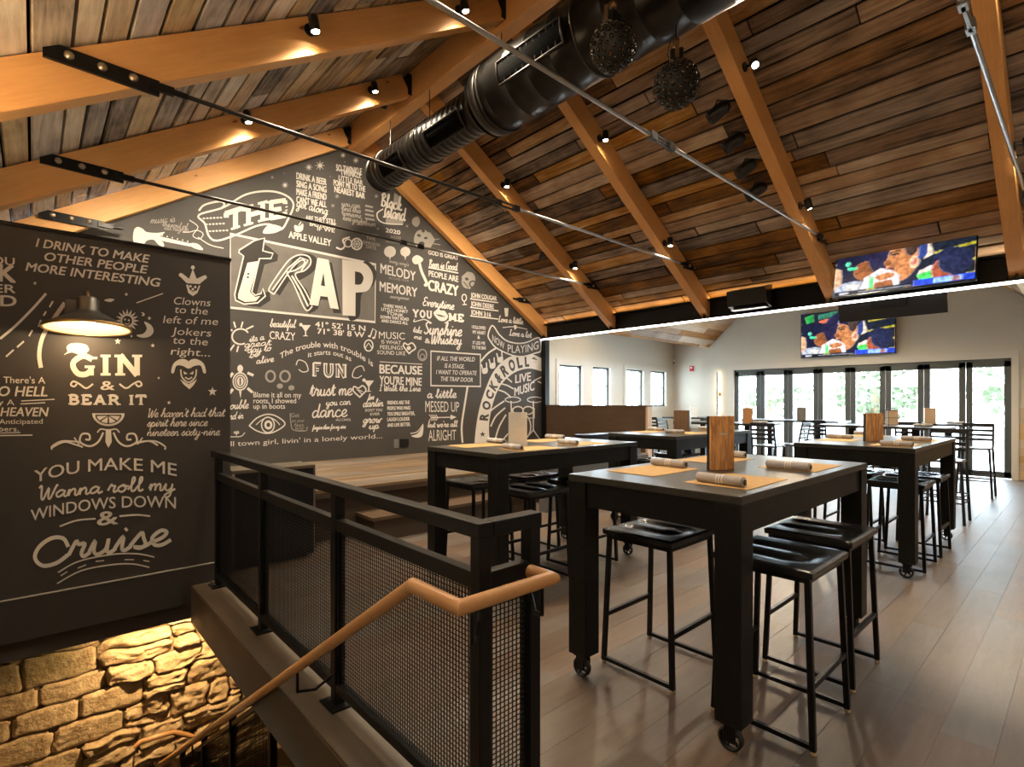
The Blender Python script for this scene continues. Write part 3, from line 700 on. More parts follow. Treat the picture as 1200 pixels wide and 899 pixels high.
def glyphs(t, bold):
    if (t, bold) in _gc: return _gc[(t, bold)]
    cu = bpy.data.curves.new('glyph', 'FONT'); cu.body = t; cu.size = 1; cu.offset = bold; cu.resolution_u = 3; cu.fill_mode = 'FRONT'
    ob = bpy.data.objects.new('glyph', cu); COL.objects.link(ob); dg = bpy.context.evaluated_depsgraph_get()
    me = ob.evaluated_get(dg).to_mesh(); v = [(p.co.x, p.co.y) for p in me.vertices]; f_ = [tuple(p.vertices) for p in me.polygons]
    ob.evaluated_get(dg).to_mesh_clear(); bpy.data.objects.remove(ob); bpy.data.curves.remove(cu)
    x0 = min(p[0] for p in v); x1 = max(p[0] for p in v); cap = .73
    r = ([((p[0] - x0) / (x1 - x0), p[1] / cap) for p in v], f_); _gc[(t, bold)] = r; return r
CUR = {'a': (1.05, [[(.75, .85), (.45, 1), (.1, .6), (.2, .08), (.5, .15), (.75, .6), (.8, .95), (.75, .3), (.88, 0), (1.15, .25)]]),
 'b': (.95, [[(0, .25), (.35, 1.2), (.45, 2), (.3, 1.9), (.25, .5), (.4, 0), (.72, .2), (.75, .7), (.55, .9), (1, .75)]]),
 'c': (.85, [[(.7, .8), (.45, 1), (.1, .6), (.2, .1), (.5, 0), (.9, .25)]]),
 'd': (1.05, [[(.7, .85), (.4, 1), (.08, .6), (.15, .1), (.45, .05), (.75, .6), (.9, 2), (.75, .5), (.85, 0), (1.1, .25)]]),
 'e': (.8, [[(0, .25), (.5, .5), (.65, .85), (.4, 1), (.1, .6), (.2, .1), (.5, 0), (.85, .25)]]),
 'f': (.75, [[(0, .25), (.5, 1.4), (.55, 2), (.35, 1.9), (.3, .5), (.25, -.8), (.45, -.7), (.42, 0), (.8, .3)]]),
 'g': (1, [[(.75, .85), (.45, 1), (.1, .6), (.2, .1), (.5, .1), (.75, .7), (.8, .95), (.72, -.6), (.4, -1), (.2, -.7), (.6, -.2), (1.05, .25)]]),
 'h': (1.05, [[(0, .25), (.4, 1.3), (.45, 2), (.3, 1.9), (.22, 0), (.3, .6), (.6, 1), (.75, .8), (.75, .2), (.9, 0), (1.1, .25)]]),
 'i': (.6, [[(0, .25), (.3, 1), (.28, .2), (.4, 0), (.65, .25)], [(.34, 1.4), (.42, 1.5)]]),
 'k': (1, [[(0, .25), (.4, 1.3), (.45, 2), (.3, 1.9), (.22, 0), (.3, .5), (.65, 1), (.65, .7), (.35, .55), (.7, 0), (1.05, .25)]]),
 'l': (.65, [[(0, .25), (.45, 1.4), (.45, 2), (.28, 1.8), (.3, .3), (.45, 0), (.7, .25)]]),
 'm': (1.25, [[(0, .3), (.15, 1), (.13, 0), (.2, .6), (.45, 1), (.55, .7), (.55, 0), (.6, .6), (.85, 1), (.98, .7), (.98, .2), (1.1, 0), (1.3, .25)]]),
 'n': (.95, [[(0, .3), (.15, 1), (.13, 0), (.2, .6), (.5, 1), (.65, .7), (.65, .2), (.78, 0), (1, .25)]]),
 'o': (.95, [[(.5, 1), (.1, .6), (.2, .1), (.5, 0), (.75, .4), (.7, .85), (.45, 1), (.6, .75), (1, .8)]]),
 'p': (.95, [[(0, .3), (.2, 1), (.12, -1), (.2, .5), (.5, 1), (.75, .6), (.6, .1), (.3, .1), (.6, 0), (1, .25)]]),
 'r': (.8, [[(0, .25), (.25, 1.15), (.35, .9), (.6, .9), (.5, .3), (.6, 0), (.85, .25)]]),
 's': (.75, [[(0, .25), (.4, 1.05), (.5, .7), (.6, .2), (.4, 0), (.15, .15), (.5, .05), (.8, .25)]]),
 't': (.65, [[(0, .25), (.35, 1.7), (.3, .3), (.45, 0), (.7, .25)], [(.05, 1.15), (.65, 1.2)]]),
 'u': (1, [[(0, .25), (.2, 1), (.18, .3), (.35, 0), (.65, .3), (.72, 1), (.7, .2), (.82, 0), (1.05, .25)]]),
 'v': (.9, [[(0, .6), (.2, 1), (.35, 0), (.65, .9), (.95, .8)]]),
 'w': (1.25, [[(0, .6), (.15, 1), (.2, .2), (.4, 0), (.6, .8), (.62, .2), (.8, 0), (1, .95), (1.3, .8)]]),
 'x': (.9, [[(0, .8), (.2, 1), (.6, 0), (.9, .25)], [(.75, 1), (.1, 0)]]),
 'y': (1, [[(0, .25), (.2, 1), (.18, .3), (.4, 0), (.7, .4), (.75, 1), (.68, -.6), (.4, -1), (.2, -.7), (.6, -.2), (1.05, .25)]]),
 'S': (1, [[(.95, 1.7), (.6, 2), (.2, 1.6), (.5, 1.05), (.85, .5), (.5, 0), (.1, .3)]]),
 'W': (1.5, [[(0, 1.7), (.2, 2), (.3, .3), (.5, 0), (.85, 1.6), (.9, .2), (1.1, 0), (1.45, 1.6), (1.6, 1.9)]]),
 'E': (1, [[(.9, 1.75), (.55, 2), (.2, 1.6), (.45, 1.1), (.7, 1.05), (.3, .95), (.08, .5), (.4, 0), (.95, .3)]]),
 'L': (1, [[(.65, 1.7), (.5, 2), (.3, 1.5), (.3, .3), (0, .1), (.35, .02), (.95, .15)]]),
 'B': (1.1, [[(.25, 0), (.3, 2)], [(0, 1.6), (.5, 2), (.85, 1.6), (.35, 1.05), (.95, .7), (.75, .05), (.05, .15)]]),
 'I': (.7, [[(.1, 1.8), (.6, 2), (.35, 1), (.35, .1), (0, 0), (.65, .05)]]),
 'C': (.95, [[(.9, 1.6), (.6, 2), (.1, 1.2), (.2, .2), (.6, 0), (1, .35)]]),
 'G': (1.05, [[(.9, 1.6), (.6, 2), (.1, 1.2), (.2, .2), (.6, 0), (.9, .4), (.9, .9), (.55, .9)]]),
 'J': (.8, [[(.2, 2), (.8, 2)], [(.55, 2), (.5, .3), (.25, 0), (.05, .3)]]),
 "'": (.3, [[(.15, 2), (.1, 1.6)]]), '.': (.4, [[(.1, .05), (.2, .05)]]), ',': (.4, [[(.2, .1), (.1, -.3)]]), '-': (.7, [[(.1, .6), (.6, .6)]]), ' ': (.55, [])}
def cursive(t):
    X = 0; out = []
    for ch in t:
        w_, sts = CUR[ch]
        for q in sts: out.append([(a + X, b) for a, b in (cat(q, k=4) if len(q) > 2 else q)])
        X += w_
    return out
SLAB = {'T': (.9, [[(0, .93), (.9, .93)], [(.45, .95), (.45, 0)], [(.04, .95), (.04, .72)], [(.86, .95), (.86, .72)]], [(.45, 0)]),
 'H': (.9, [[(.15, 0), (.15, 1)], [(.75, 0), (.75, 1)], [(.15, .5), (.75, .5)]], [(.15, 0), (.15, 1), (.75, 0), (.75, 1)]),
 'E': (.8, [[(.15, 0), (.15, 1)], [(.1, .93), (.8, .93)], [(.15, .5), (.6, .5)], [(.1, .07), (.8, .07)], [(.76, .93), (.76, .72)], [(.76, .07), (.76, .28)]], [(.12, 0), (.12, 1)]),
 'G': (.95, [cat([(.85, .78), (.5, .95), (.14, .7), (.1, .4), (.3, .08), (.6, .06), (.8, .25)]), [(.8, 0), (.8, .42)]], [(.75, .42), (.85, .85)]),
 'I': (.3, [[(.15, 0), (.15, 1)]], [(.15, 0), (.15, 1)]),
 'N': (1, [[(.15, 0), (.15, 1)], [(.15, 1), (.82, 0)], [(.82, 0), (.82, 1)]], [(.15, 0), (.12, 1), (.82, 1)]),
 'B': (.85, [[(.15, 0), (.15, 1)], cat([(.1, .93), (.5, .93), (.72, .74), (.5, .53), (.2, .52)]), cat([(.2, .52), (.6, .5), (.8, .28), (.55, .07), (.1, .07)])], [(.12, 0), (.12, 1)]),
 'A': (1, [[(.1, 0), (.5, .98)], [(.5, .98), (.9, 0)], [(.25, .33), (.75, .33)]], [(.1, 0), (.9, 0)]),
 'R': (.95, [[(.15, 0), (.15, 1)], cat([(.1, .93), (.5, .93), (.76, .72), (.5, .48), (.2, .48)]), [(.5, .48), (.88, 0)]], [(.15, 0), (.12, 1), (.88, 0)]),
 'Y': (.95, [[(.05, 1), (.48, .5)], [(.9, 1), (.48, .5)], [(.48, .5), (.48, 0)]], [(.1, 1), (.86, 1), (.48, 0)]),
 'O': (.9, [cat([(.45, .94), (.12, .7), (.12, .3), (.45, .06), (.78, .3), (.78, .7)], True) + [(.45, .94)]], []),
 'U': (.9, [cat([(.15, 1), (.15, .3), (.45, .06), (.75, .3), (.75, 1)])], [(.15, 1), (.75, 1)]),
 'M': (1.15, [[(.15, 0), (.15, 1)], [(.15, 1), (.57, .2)], [(.57, .2), (1, 1)], [(1, 1), (1, 0)]], [(.15, 0), (.1, 1), (1.04, 1), (1, 0)]),
 'F': (.8, [[(.15, 0), (.15, 1)], [(.1, .93), (.8, .93)], [(.15, .5), (.6, .5)]], [(.15, 0)])}
#LETTERS-BEGIN
def ink(fn, label, wall='m', m='ink', name='lettering', off=.003):
    i = Ink(); fn(i); return i.build(name, m, mural if wall == 'm' else part, YW if wall == 'm' else YP, label, off)
arch = lambda a: (lambda u, v: (u, v + a * (1 - (2 * u - 1) ** 2)))
def lines(i, rows, bold=.01, shear=0):
    for t, x0, y0, x1, y1, h in rows: i.text(t, x0, y0, x1, y1, h, h, bold, shear)
# ---- partition wall
def _(i):
    for t, x0, y0, x1, y1, a, b in (('I DRINK TO MAKE', 42, 289, 173, 308, 10, 9.5), ('OTHER PEOPLE', 51, 305, 171, 320.5, 10, 9.5), ('MORE INTERESTING', 30, 317, 186, 336, 10, 10)): i.text(t, x0, y0, x1, y1, a, b, .035, .28)
ink(_, 'slanted white lettering reading I DRINK TO MAKE OTHER PEOPLE MORE INTERESTING', 'p')
def _(i):
    i.text('YOU', -22, 308, 17, 311, 10, 9, .03); i.text('DRINK', -78, 322, 18, 331, 24, 20, .05); i.text('EITHER', -55, 341, 18, 343.5, 11, 10, .03); i.text('ROAD', -60, 357, 19, 359, 14, 13, .05)
ink(_, 'bold white lettering cut off by the left edge', 'p')
def _(i):
    i.slab('GIN', 83, 440, 166, 440, 24, 24, .27); i.slab('BEAR', 81, 474, 140, 474.5, 11.5, 11.5, .27); i.slab('IT', 152, 474.5, 171, 474.5, 11.5, 11.5, .27)
    i.text('&', 118, 457, 134, 457, 11, 11, .03)
    for s, x in ((1, 83), (-1, 166)):
        i.stroke([(x + s * 26, 450), (x + s * 18, 455), (x + s * 10, 450), (x + s * 3, 447), (x, 451), (x + s * 4, 453), (x + s * 7, 450)], 2, smooth=True)
    i.poly(cat([(75, 416), (84, 413), (95, 416), (104, 411), (102, 405), (97, 403), (90, 402), (82, 403), (78, 407), (79, 412)], True))
ink(_, 'white lettering reading GIN & BEAR IT under a hat', 'p')
def _(i):
    for t, x0, y0, x1 in (("Clowns", 203, 356.5, 246), ('to the', 204, 366.5, 243), ('left of me', 191, 378.5, 255), ('Jokers', 201, 392, 247), ('to the', 202, 402.5, 243), ('right...', 200, 415.5, 246)):
        i.text(t, x0, y0, x1, y0 + 2.5, 9, 9, -.004, .2)
ink(_, 'thin handwriting reading Clowns to the left of me Jokers to the right', 'p')
def _(i):
    for k, (t, x1) in enumerate((('We haven\'t had that', 263), ('spirit here since', 243), ('nineteen sixty-nine.', 258))):
        y = 489 + k * 11; i.script(t, 172, y, x1, y - 1, 10, 1.0, .3)
ink(_, 'script reading We haven\'t had that spirit here since nineteen sixty-nine', 'p')
def _(i):
    i.text("There's A", 4, 449, 53, 449.5, 8, 8, .01); i.text('TO HELL', -14, 464, 55, 464.5, 12, 12, .03, .2)
    i.text('by A', -8, 474.5, 17, 475, 7, 7, .0); i.text('TO HEAVEN', -26, 487.5, 55, 488, 10.5, 11, .03, .2); i.text('Anticipated', -1, 497, 50, 496.5, 6, 6, .012); i.text('Numbers.', -26, 505.5, 22, 505.5, 6, 6, .01)
    i.stroke([(25, 470), (64, 468)], 1.2); i.stroke([(24, 473.5), (53, 472)], 1.2); i.stroke([(0, 507.5), (24, 507)], 1); i.stroke([(0, 510.5), (38, 510)], 1.4)
ink(_, 'white lettering about a stairway to heaven, cut off at the left edge', 'p')
def _(i):
    i.poly([(127 + 19 * math.cos(R(a)), 484.5 + 15 * math.sin(R(a))) for a in range(0, 181, 15)])
    i.stroke([(60, 525), (75, 518), (88, 521), (97, 524)], 2, smooth=True); i.stroke([(185, 522), (175, 517), (162, 519), (155, 521)], 2, smooth=True)
    for s, x in ((1, 127), (-1, 127)):
        i.stroke([(x - s * 6, 507), (x - s * 12, 518), (x - s * 22, 523), (x - s * 33, 518), (x - s * 31, 509), (x - s * 23, 509), (x - s * 22, 515), (x - s * 27, 515)], 2.2, smooth=True)
        i.stroke([(x - s * 2, 504), (x - s * 9, 503), (x - s * 13, 507)], 1.6, smooth=True); i.stroke([(x - s * 40, 513), (x - s * 34, 521)], 1.6); i.stroke([(x - s * 34, 518), (x - s * 54, 517), (x - s * 66, 523), (x - s * 66, 527)], 1.8, smooth=True)
    i.poly([(124, 503), (130, 503), (131, 518), (127, 525), (123.5, 518)])
ink(_, 'white lime wedge and scroll drawing', 'p', name='drawing')
ink(lambda i: i.poly([(127 + 15.5 * math.cos(R(a)), 486 + 11 * math.sin(R(a))) for a in range(0, 181, 15)]), None, 'p', 'chalk2', 'drawing', .005)
ink(lambda i: [i.poly([(127 + 1.5 * math.cos(R(a + 22)), 487 + 1.2 * math.sin(R(a + 22))), (127 + 13.5 * math.cos(R(a + 5)), 487 + 9 * math.sin(R(a + 5))), (127 + 13.5 * math.cos(R(a + 22)), 487 + 9 * math.sin(R(a + 22))), (127 + 13.5 * math.cos(R(a + 40)), 487 + 9 * math.sin(R(a + 40)))]) for a in (0, 45, 90, 135)], None, 'p', 'ink', 'drawing', .007)
def _(i):
    i.text('YOU MAKE ME', 40, 566, 207, 558, 15, 15, .012, 0, lambda u, v: (u, v + .72 * (1 - (2 * u - 1) ** 2)))
    i.text('WINDOWS DOWN', 36, 611, 206, 596, 14, 14, .012, 0, lambda u, v: (u, v + .5 * (1 - (2 * u - 1) ** 2)))
    i.script('Wanna roll my', 44, 586, 205, 575, 16, 2.3, .15, arch(.2)); i.text('&', 114, 616, 138, 614, 17, 17, .03)
    i.stroke([(80, 641), (74, 631), (60, 631), (46, 641), (41, 654), (50, 663), (66, 660), (80, 650)], 4.6, smooth=True)
    i.script('ruise', 80, 655, 200, 637, 34, 4.4, .1)
    i.stroke([(70, 617), (90, 610), (112, 608)], 2, smooth=True); i.stroke([(140, 605), (160, 603.5), (176, 605)], 2, smooth=True)
    i.stroke([(68, 671), (92, 658), (130, 650), (160, 649), (181, 653)], 1.6, smooth=True); i.stroke([(67, 684), (95, 669), (130, 662), (155, 661), (175, 665)], 1.6, smooth=True)
    for a, b in (((71, 675), (79, 670)), ((91, 666), (101, 662)), ((112, 658), (122, 657)), ((146, 656), (157, 656)), ((168, 657), (175, 658))): i.stroke([a, b], 1.3)
ink(_, 'tan lettering reading YOU MAKE ME Wanna roll my WINDOWS DOWN & cruise', 'p', 'ink')
def _(i):
    i.stroke([(54, 344), (38, 362), (18, 382), (0, 397)], 3, smooth=True, taper=False); i.stroke([(76, 355), (62, 375), (50, 395), (46, 415), (48, 431)], 5, smooth=True)
    for a, b in (((62, 353), (58, 360)), ((54, 365), (51, 370)), ((48, 375), (45, 383)), ((38, 387), (34, 394)), ((28, 400), (20, 407)), ((16, 410), (7, 418))): i.stroke([a, b], 2)
    for x, y, r in ((41, 332, 2.4), (148, 345, 2.2), (138, 400, 4), (179, 405, 2.6), (186, 443, 1.8), (198, 472, 2.4), (249, 459, 5.5), (175, 373, 2.6), (154, 394, 1.8)): i.star(x, y, r)
    i.stroke([(160, 355), (191, 344)], 1.2); i.poly(cat([(122, 352), (128, 350), (134, 351), (129, 354)], True))
ink(_, 'road vanishing uphill and stars drawn in white', 'p', name='drawing')
def _(i):
    i.ring(149, 376, 7, 7, 2.2)
    for k in range(16):
        a = 2 * math.pi * k / 16; i.poly([(149 + 8.5 * math.cos(a - .16), 376 + 8.5 * math.sin(a - .16)), (149 + 14 * math.cos(a), 376 + 14 * math.sin(a)), (149 + 8.5 * math.cos(a + .16), 376 + 8.5 * math.sin(a + .16))])
    i.ell(146.5, 374.5, 1.2); i.ell(151, 375.5, 1.2); i.stroke([(146, 379), (149, 380), (152, 379)], 1)
    i.poly(cat([(169, 377), (177, 381), (180, 388), (176, 394), (167, 396), (160, 393), (168, 391), (172, 385)], True)); i.poly(cat([(165, 366), (169, 367), (169, 370), (166, 370), (167.5, 368)], True))
ink(_, 'white sun and crescent moon drawing', 'p', name='drawing')
def jest(i, x, y, s, up):
    if up:
        i.poly([(x - 8 * s, y), (x - 17 * s, y - 9 * s), (x - 14 * s, y - 13 * s), (x - 5 * s, y - 6 * s), (x, y - 19 * s), (x + 5 * s, y - 6 * s), (x + 14 * s, y - 10 * s), (x + 16 * s, y - 5 * s), (x + 9 * s, y + 1 * s)])
        for a, b in ((-16, -11), (0, -21), (16, -8)): i.ell(x + a * s, y + b * s, 2.6 * s)
        i.poly([(x - 9 * s, y + 2 * s), (x - 6 * s, y + 2 * s), (x - 4 * s, y + 10 * s), (x, y + 13 * s), (x + 5 * s, y + 10 * s), (x + 8 * s, y + 3 * s), (x + 10 * s, y + 3 * s), (x + 6 * s, y + 13 * s), (x, y + 17 * s), (x - 6 * s, y + 13 * s)])
        i.ell(x - 3.2 * s, y + 4 * s, 1.7 * s); i.ell(x + 3.2 * s, y + 5 * s, 1.7 * s); i.ell(x, y + 8 * s, 1.7 * s); i.stroke([(x - 4 * s, y + 9 * s), (x, y + 12 * s), (x + 4 * s, y + 10 * s)], 1.3 * s)
    else:
        for q in (-1, 1): i.poly(cat([(x, y - 14 * s), (x + q * 8 * s, y - 17 * s), (x + q * 17 * s, y - 12 * s), (x + q * 20 * s, y - 2 * s), (x + q * 17 * s, y - 1 * s), (x + q * 14 * s, y - 9 * s), (x + q * 7 * s, y - 9 * s), (x, y - 6 * s)], True))
        i.stroke([(x - 9 * s, y - 5 * s), (x - 8 * s, y + 3 * s), (x - 4 * s, y + 8 * s), (x, y + 10 * s), (x + 4 * s, y + 8 * s), (x + 8 * s, y + 3 * s), (x + 9 * s, y - 5 * s)], 1.6 * s, smooth=True)
        i.poly([(x - 6 * s, y - 3 * s), (x - 1 * s, y), (x - 5 * s, y + 1 * s)]); i.poly([(x + 6 * s, y - 3 * s), (x + 1 * s, y), (x + 5 * s, y + 1 * s)]); i.stroke([(x - 4 * s, y + 4 * s), (x, y + 6.5 * s), (x + 4 * s, y + 4 * s)], 1.6 * s)
        i.poly([(x - 10 * s, y + 6 * s), (x - 4 * s, y + 10 * s), (x, y + 12 * s), (x + 4 * s, y + 10 * s), (x + 10 * s, y + 6 * s), (x + 6 * s, y + 13 * s), (x + 1 * s, y + 18 * s), (x - 6 * s, y + 12 * s)])
ink(lambda i: jest(i, 226, 332, .88, True), 'white laughing clown head drawing', 'p', name='drawing')
ink(lambda i: jest(i, 221, 438, 1.02, False), 'white grinning jester head drawing', 'p', name='drawing')
# ---- mural: the big framed name
FR = [(270, 274), (440, 310), (439.5, 377.5), (269.5, 360.5)]
ink(lambda i: i.poly(FR), None, 'm', 'slate', 'panel', .0025)
ink(lambda i: i.stroke(FR, 2.8, True), 'white chalk frame around the big name', 'm', 'ink', 'drawing', .0045)
def _(i):
    i.poly([(288, 296), (310, 286), (316, 290), (326, 299), (325, 306), (310, 310), (301, 344), (310, 344), (316, 340), (317, 352), (305, 360), (290, 358)])
    i.stroke([(324, 344), (338, 322), (346, 308)], 9); i.stroke(cat([(344, 308), (356, 301), (367, 305), (365, 314), (354, 322), (342, 327)]), 9); i.stroke([(342, 326), (356, 342), (366, 366)], 9)
    i.poly([(378, 306), (389, 308), (400, 367), (391, 367), (387, 352), (376, 351), (372, 363), (365, 362)]); i.poly(cat([(424, 309), (440, 316), (438, 334), (424, 344), (421, 371), (408, 370)], True))
ink(_, None, 'm', 'ink_dark', 'drawing', .0045)
TT = [(298, 282), (310, 279), (308, 294), (320, 297), (317.5, 303), (304, 303), (295, 342), (299, 346), (306, 344), (308, 338), (311, 347), (302, 355), (286, 356.5), (276, 352), (275, 345), (285.5, 300), (280, 296), (280.5, 293)]
ink(lambda i: i.poly(TT), None, 'm', 'ink_dark', 'drawing', .006)
def _(i):
    i.stroke(TT, 1.7, True); i.poly([(290, 308), (303, 306), (293, 342), (299, 348), (305, 347), (300, 353), (287, 354), (279, 350), (279, 345)])
    for o in (3.6, -.1):
        pass
    i.stroke(cat([(315, 341), (317, 335), (332, 313), (341, 303), (352, 298.5), (362, 301), (364, 309), (357, 317), (346, 322), (357, 340), (366, 358)]), 1.6); i.stroke(cat([(321, 345), (337, 321), (345, 311), (353, 305), (357, 306), (355, 311), (345, 317), (336, 319)]), 1.6)
    i.stroke(cat([(336, 320), (345, 335), (358, 363), (366, 359)]), 1.6); i.stroke([(315, 341), (321, 345)], 1.6); i.stroke([(319, 340), (338, 314), (352, 302), (361, 305), (353, 317)], 1.8)
    i.stroke([(342, 323), (352, 340), (361, 359)], 2.2)
    A_ = [(372, 302), (385, 304.5), (397, 362.5), (387, 361), (384, 348), (376, 346.5), (373, 358.5), (362.5, 357)]
    i.poly([A_[0], A_[1], (381.5, 327), (379, 320), (376, 334.5), (375.5, 347), (373, 358.5), (362.5, 357)]); i.poly([A_[1], A_[2], A_[3], A_[4], (375.5, 347), (376, 334.5), (381, 335.5), (379, 318)])
    i.poly([(401, 304), (417, 306.5), (416.5, 370.5), (401.5, 369.5)])
    i.poly(cat([(416, 306.5), (428, 309), (436, 319), (436.5, 331), (430, 341), (416, 343)])); 
ink(_, 'big white letters reading tRAP inside a chalk frame', 'm', 'ink', 'lettering', .008)
ink(lambda i: [i.poly(cat([(416, 318), (423, 320), (426, 326), (423, 333), (416, 333.5)])), i.ell(291, 321, 1.2), i.ell(290.5, 325, 1.2)], None, 'm', 'ink_dark', 'drawing', .0095)
# ---- mural: banner with THE
BN = [(233, 252), (262, 243), (288, 228), (315, 224), (335, 229), (344, 240), (337, 258), (329, 269), (316, 263), (300, 265), (277, 275), (255, 282), (245, 277), (240, 262)]
ink(lambda i: i.poly(cat(BN, True)), None, 'm', 'chalk', 'panel', .0025)
def _(i):
    i.stroke(BN, 2.2, True, True); i.slab('T', 264, 272, 288, 264, 23, 23, .26); i.slab('H', 287, 265, 312, 258, 23, 23, .24); i.slab('E', 314, 258, 335, 254, 22, 21, .24)
    i.poly(cat([(308, 273), (316, 263), (331, 267), (322, 273)], True)); i.stroke([(233, 247), (240, 240), (258, 236), (263, 240), (258, 245)], 2.2, smooth=True)
    for r, x0, n_ in ((256, 239, 6), (263, 242, 6), (271, 246, 6)):
        for k in range(n_): i.ell(x0 + k * 4, r - k * .2, 1.5, 1)
    for k in range(3): i.stroke([(334 + k * .5, 247 - k * 4), (337, 246 - k * 4)], 1.4)
ink(_, 'white scroll banner reading THE', 'm', 'ink', 'lettering', .005)
def _(i):
    i.poly(cat([(157, 270), (161, 266), (167, 268), (172, 272), (184, 273), (193, 272), (189, 276), (184, 279), (191, 284), (192, 289), (186, 287), (180, 281), (172, 282), (168, 287), (160, 288), (156, 281)], True))
    i.poly([(183, 276), (226, 286), (226, 289.5), (183, 281)]); i.poly(cat([(224, 285), (232, 286), (238, 292), (235, 293), (226, 290)], True))
    for k in range(6): i.ell(190 + k * 6, 275.8 + k * 1.4, .8)
    i.stroke([(222, 258), (232, 266), (226, 276), (234, 280), (238, 274), (231, 270), (222, 272), (214, 272)], .9, smooth=True); i.stroke([(232, 278), (246, 287), (262, 291)], 1, smooth=True)
ink(_, 'white electric guitar drawing', name='drawing')
ink(lambda i: [i.script('music is', 176, 262, 205, 260, 9, .7), i.script('the soul of', 190, 265, 220, 268, 6, .6), i.script('all nights', 192, 269, 221, 272, 6, .6)], 'faint script beside the guitar drawing', 'm', 'ink_dim')
# ---- mural: words
def _(i):
    for k, t in enumerate(('DRINK A BEER', 'SING A SONG', 'MAKE A FRIEND', "CAN'T WE ALL")): i.text(t, 347.5, 209.5 + k * 9.3, 382.5, 217 + k * 8.7, 8, 7.5, .045)
    i.script('get along', 347, 242, 384, 252, 10, 1.1, .2)
ink(_, 'white lettering reading DRINK A BEER SING A SONG MAKE A FRIEND get along')
def _(i):
    i.text('SO TWINKLE', 394, 200, 424, 205, 8, 8, .03); i.text('TWINKLE', 399, 205, 423, 209, 7, 7, .03); i.text('LITTLE BAR', 397, 211, 425, 217, 6, 6, .03); i.text('POINT ME TO THE', 391, 217, 428, 225, 7, 7, .035); i.text('NEAREST BAR', 392, 225, 427.5, 233, 7.5, 7, .035)
ink(_, 'white lettering reading POINT ME TO THE NEAREST BAR')
def _(i):
    for k, t in enumerate(('you can', 'find this', 'someone', 'here your')): i.script(t, 400 + k * .5, 241 + k * 5.5, 422 + k * .6, 244 + k * 6, 6.5, .8, .2)
    i.script('best', 422, 261, 430, 262, 5, .7); i.script('summer', 418, 263.5, 440, 265.5, 6, .8)
    for k in range(4): i.stroke([(428 - k * .1, 241 + k * 5), (437 + k * .6, 243 + k * 5)], 2.2)
ink(_, 'small grey script above the melody verse', 'm', 'ink_dim')
ink(lambda i: lines(i, [('ARE THEY STILL', 358, 258, 394, 263, 6), ('BAD HABITS', 363, 264.5, 393, 268.5, 5.5), ('IF WE', 372, 270, 392, 272.5, 5)], .03), 'white lettering reading ARE THEY STILL BAD HABITS')
ink(lambda i: i.text('APPLE VALLEY', 338.5, 278.5, 388, 288.5, 8, 8, .035), 'white lettering reading APPLE VALLEY')
ink(lambda i: [i.poly(cat([(345, 264), (351, 265), (355, 262), (355, 269), (351, 272), (346, 271)], True)), i.stroke([(350, 264), (353, 260)], 1.3)], 'small white apple drawing', name='drawing')
def _(i):
    i.script('Block', 446, 241, 471, 247, 15, 1.8, .1); i.script('Island', 449, 254, 475, 259, 15, 1.8, .1); i.stroke([(449, 245), (442, 250), (444, 258), (453, 262), (472, 263)], 1.4, smooth=True)
ink(_, 'white script reading Block Island')
ink(lambda i: [i.poly([(462, 226), (467, 229), (470, 238), (467, 243), (461, 238)]), i.poly([(452, 256), (472, 258), (473, 262), (466, 263.5), (452, 261)])], 'grey island shape behind the script', 'm', 'ink_dim', 'drawing', .0025)
ink(lambda i: i.text('2020', 452, 272, 469, 275, 5, 5, .05), 'white numerals reading 2020')
ink(lambda i: lines(i, [('RHODE', 458, 279, 470, 280.5, 3), ('USA SUMMER NIGHTS', 452, 284, 480, 288, 2.4)], .01), None, 'm', 'ink_dim')
ink(lambda i: lines(i, [('HARD MUSIC', 424, 275.5, 444, 279, 4), ('TIME', 429, 280.5, 440, 282.5, 4), ('EXPRESSION', 425, 285.5, 445, 289, 4), ('DATE', 429, 290.5, 441, 293, 4)], .03), 'small lettering left of the 2020 numerals', 'm', 'ink_dim')
def _(i):
    i.ring(418, 286, 6, 6.5, 1.8); i.ring(418, 286, 3.4, 3.8, 1); i.ring(408, 285, 4, 4.5, 1.3); i.stroke([(394, 290), (400, 292), (404, 288), (402, 281), (410, 278)], 2, smooth=True)
    for k in range(6): i.stroke([(418, 286), (418 + 6 * math.cos(k * 1.05), 286 + 6 * math.sin(k * 1.05))], .8)
ink(_, 'white wagon wheel and plough drawing', name='drawing')
for (x, y, r, lab) in ((362, 196, 5, None), (375, 194, 6.5, None), (402, 182, 4, None), (417, 188, 4.5, None), (395, 230, 3.6, None), (334, 217, 4.5, None), (319, 208, 2.6, None), (390, 241, 3, None), (441, 230, 3.4, None), (443, 268, 2.4, None), (477, 265, 2.4, None), (523, 296, 2.4, None), (333, 203, 1.2, None), (404, 190, 1.2, None), (387, 207, 1.2, None), (311, 203, 1.1, None)):
    i_ = Ink(); i_.star(x, y, r, 8, .25); i_.build('star', 'ink_dim' if r < 4 else 'ink', mural, YW, None, .003)
def _(i):
    i.ell(495, 280, 10, 12, rot=.15); i.poly(cat([(484, 256), (490, 254), (492, 261), (488, 266), (483, 262)], True)); i.stroke([(505, 285), (516, 287)], 1); i.stroke([(507, 281), (515, 280)], .8)
    i.poly([(504, 272), (510, 281), (503, 293), (499, 291)])
ink(_, 'grey dog-like animal portrait drawing', 'm', 'ink_dim', 'drawing')
ink(lambda i: [i.ell(491, 276, 2.4, 1.6, rot=.4), i.ell(499, 279, 2.2, 1.5), i.ell(494, 286, 3.6, 3), i.stroke([(488, 270), (497, 268), (502, 272)], 1.6, smooth=True), i.ell(496, 270, 2, 2.6)], None, 'm', 'chalk', 'drawing', .005)
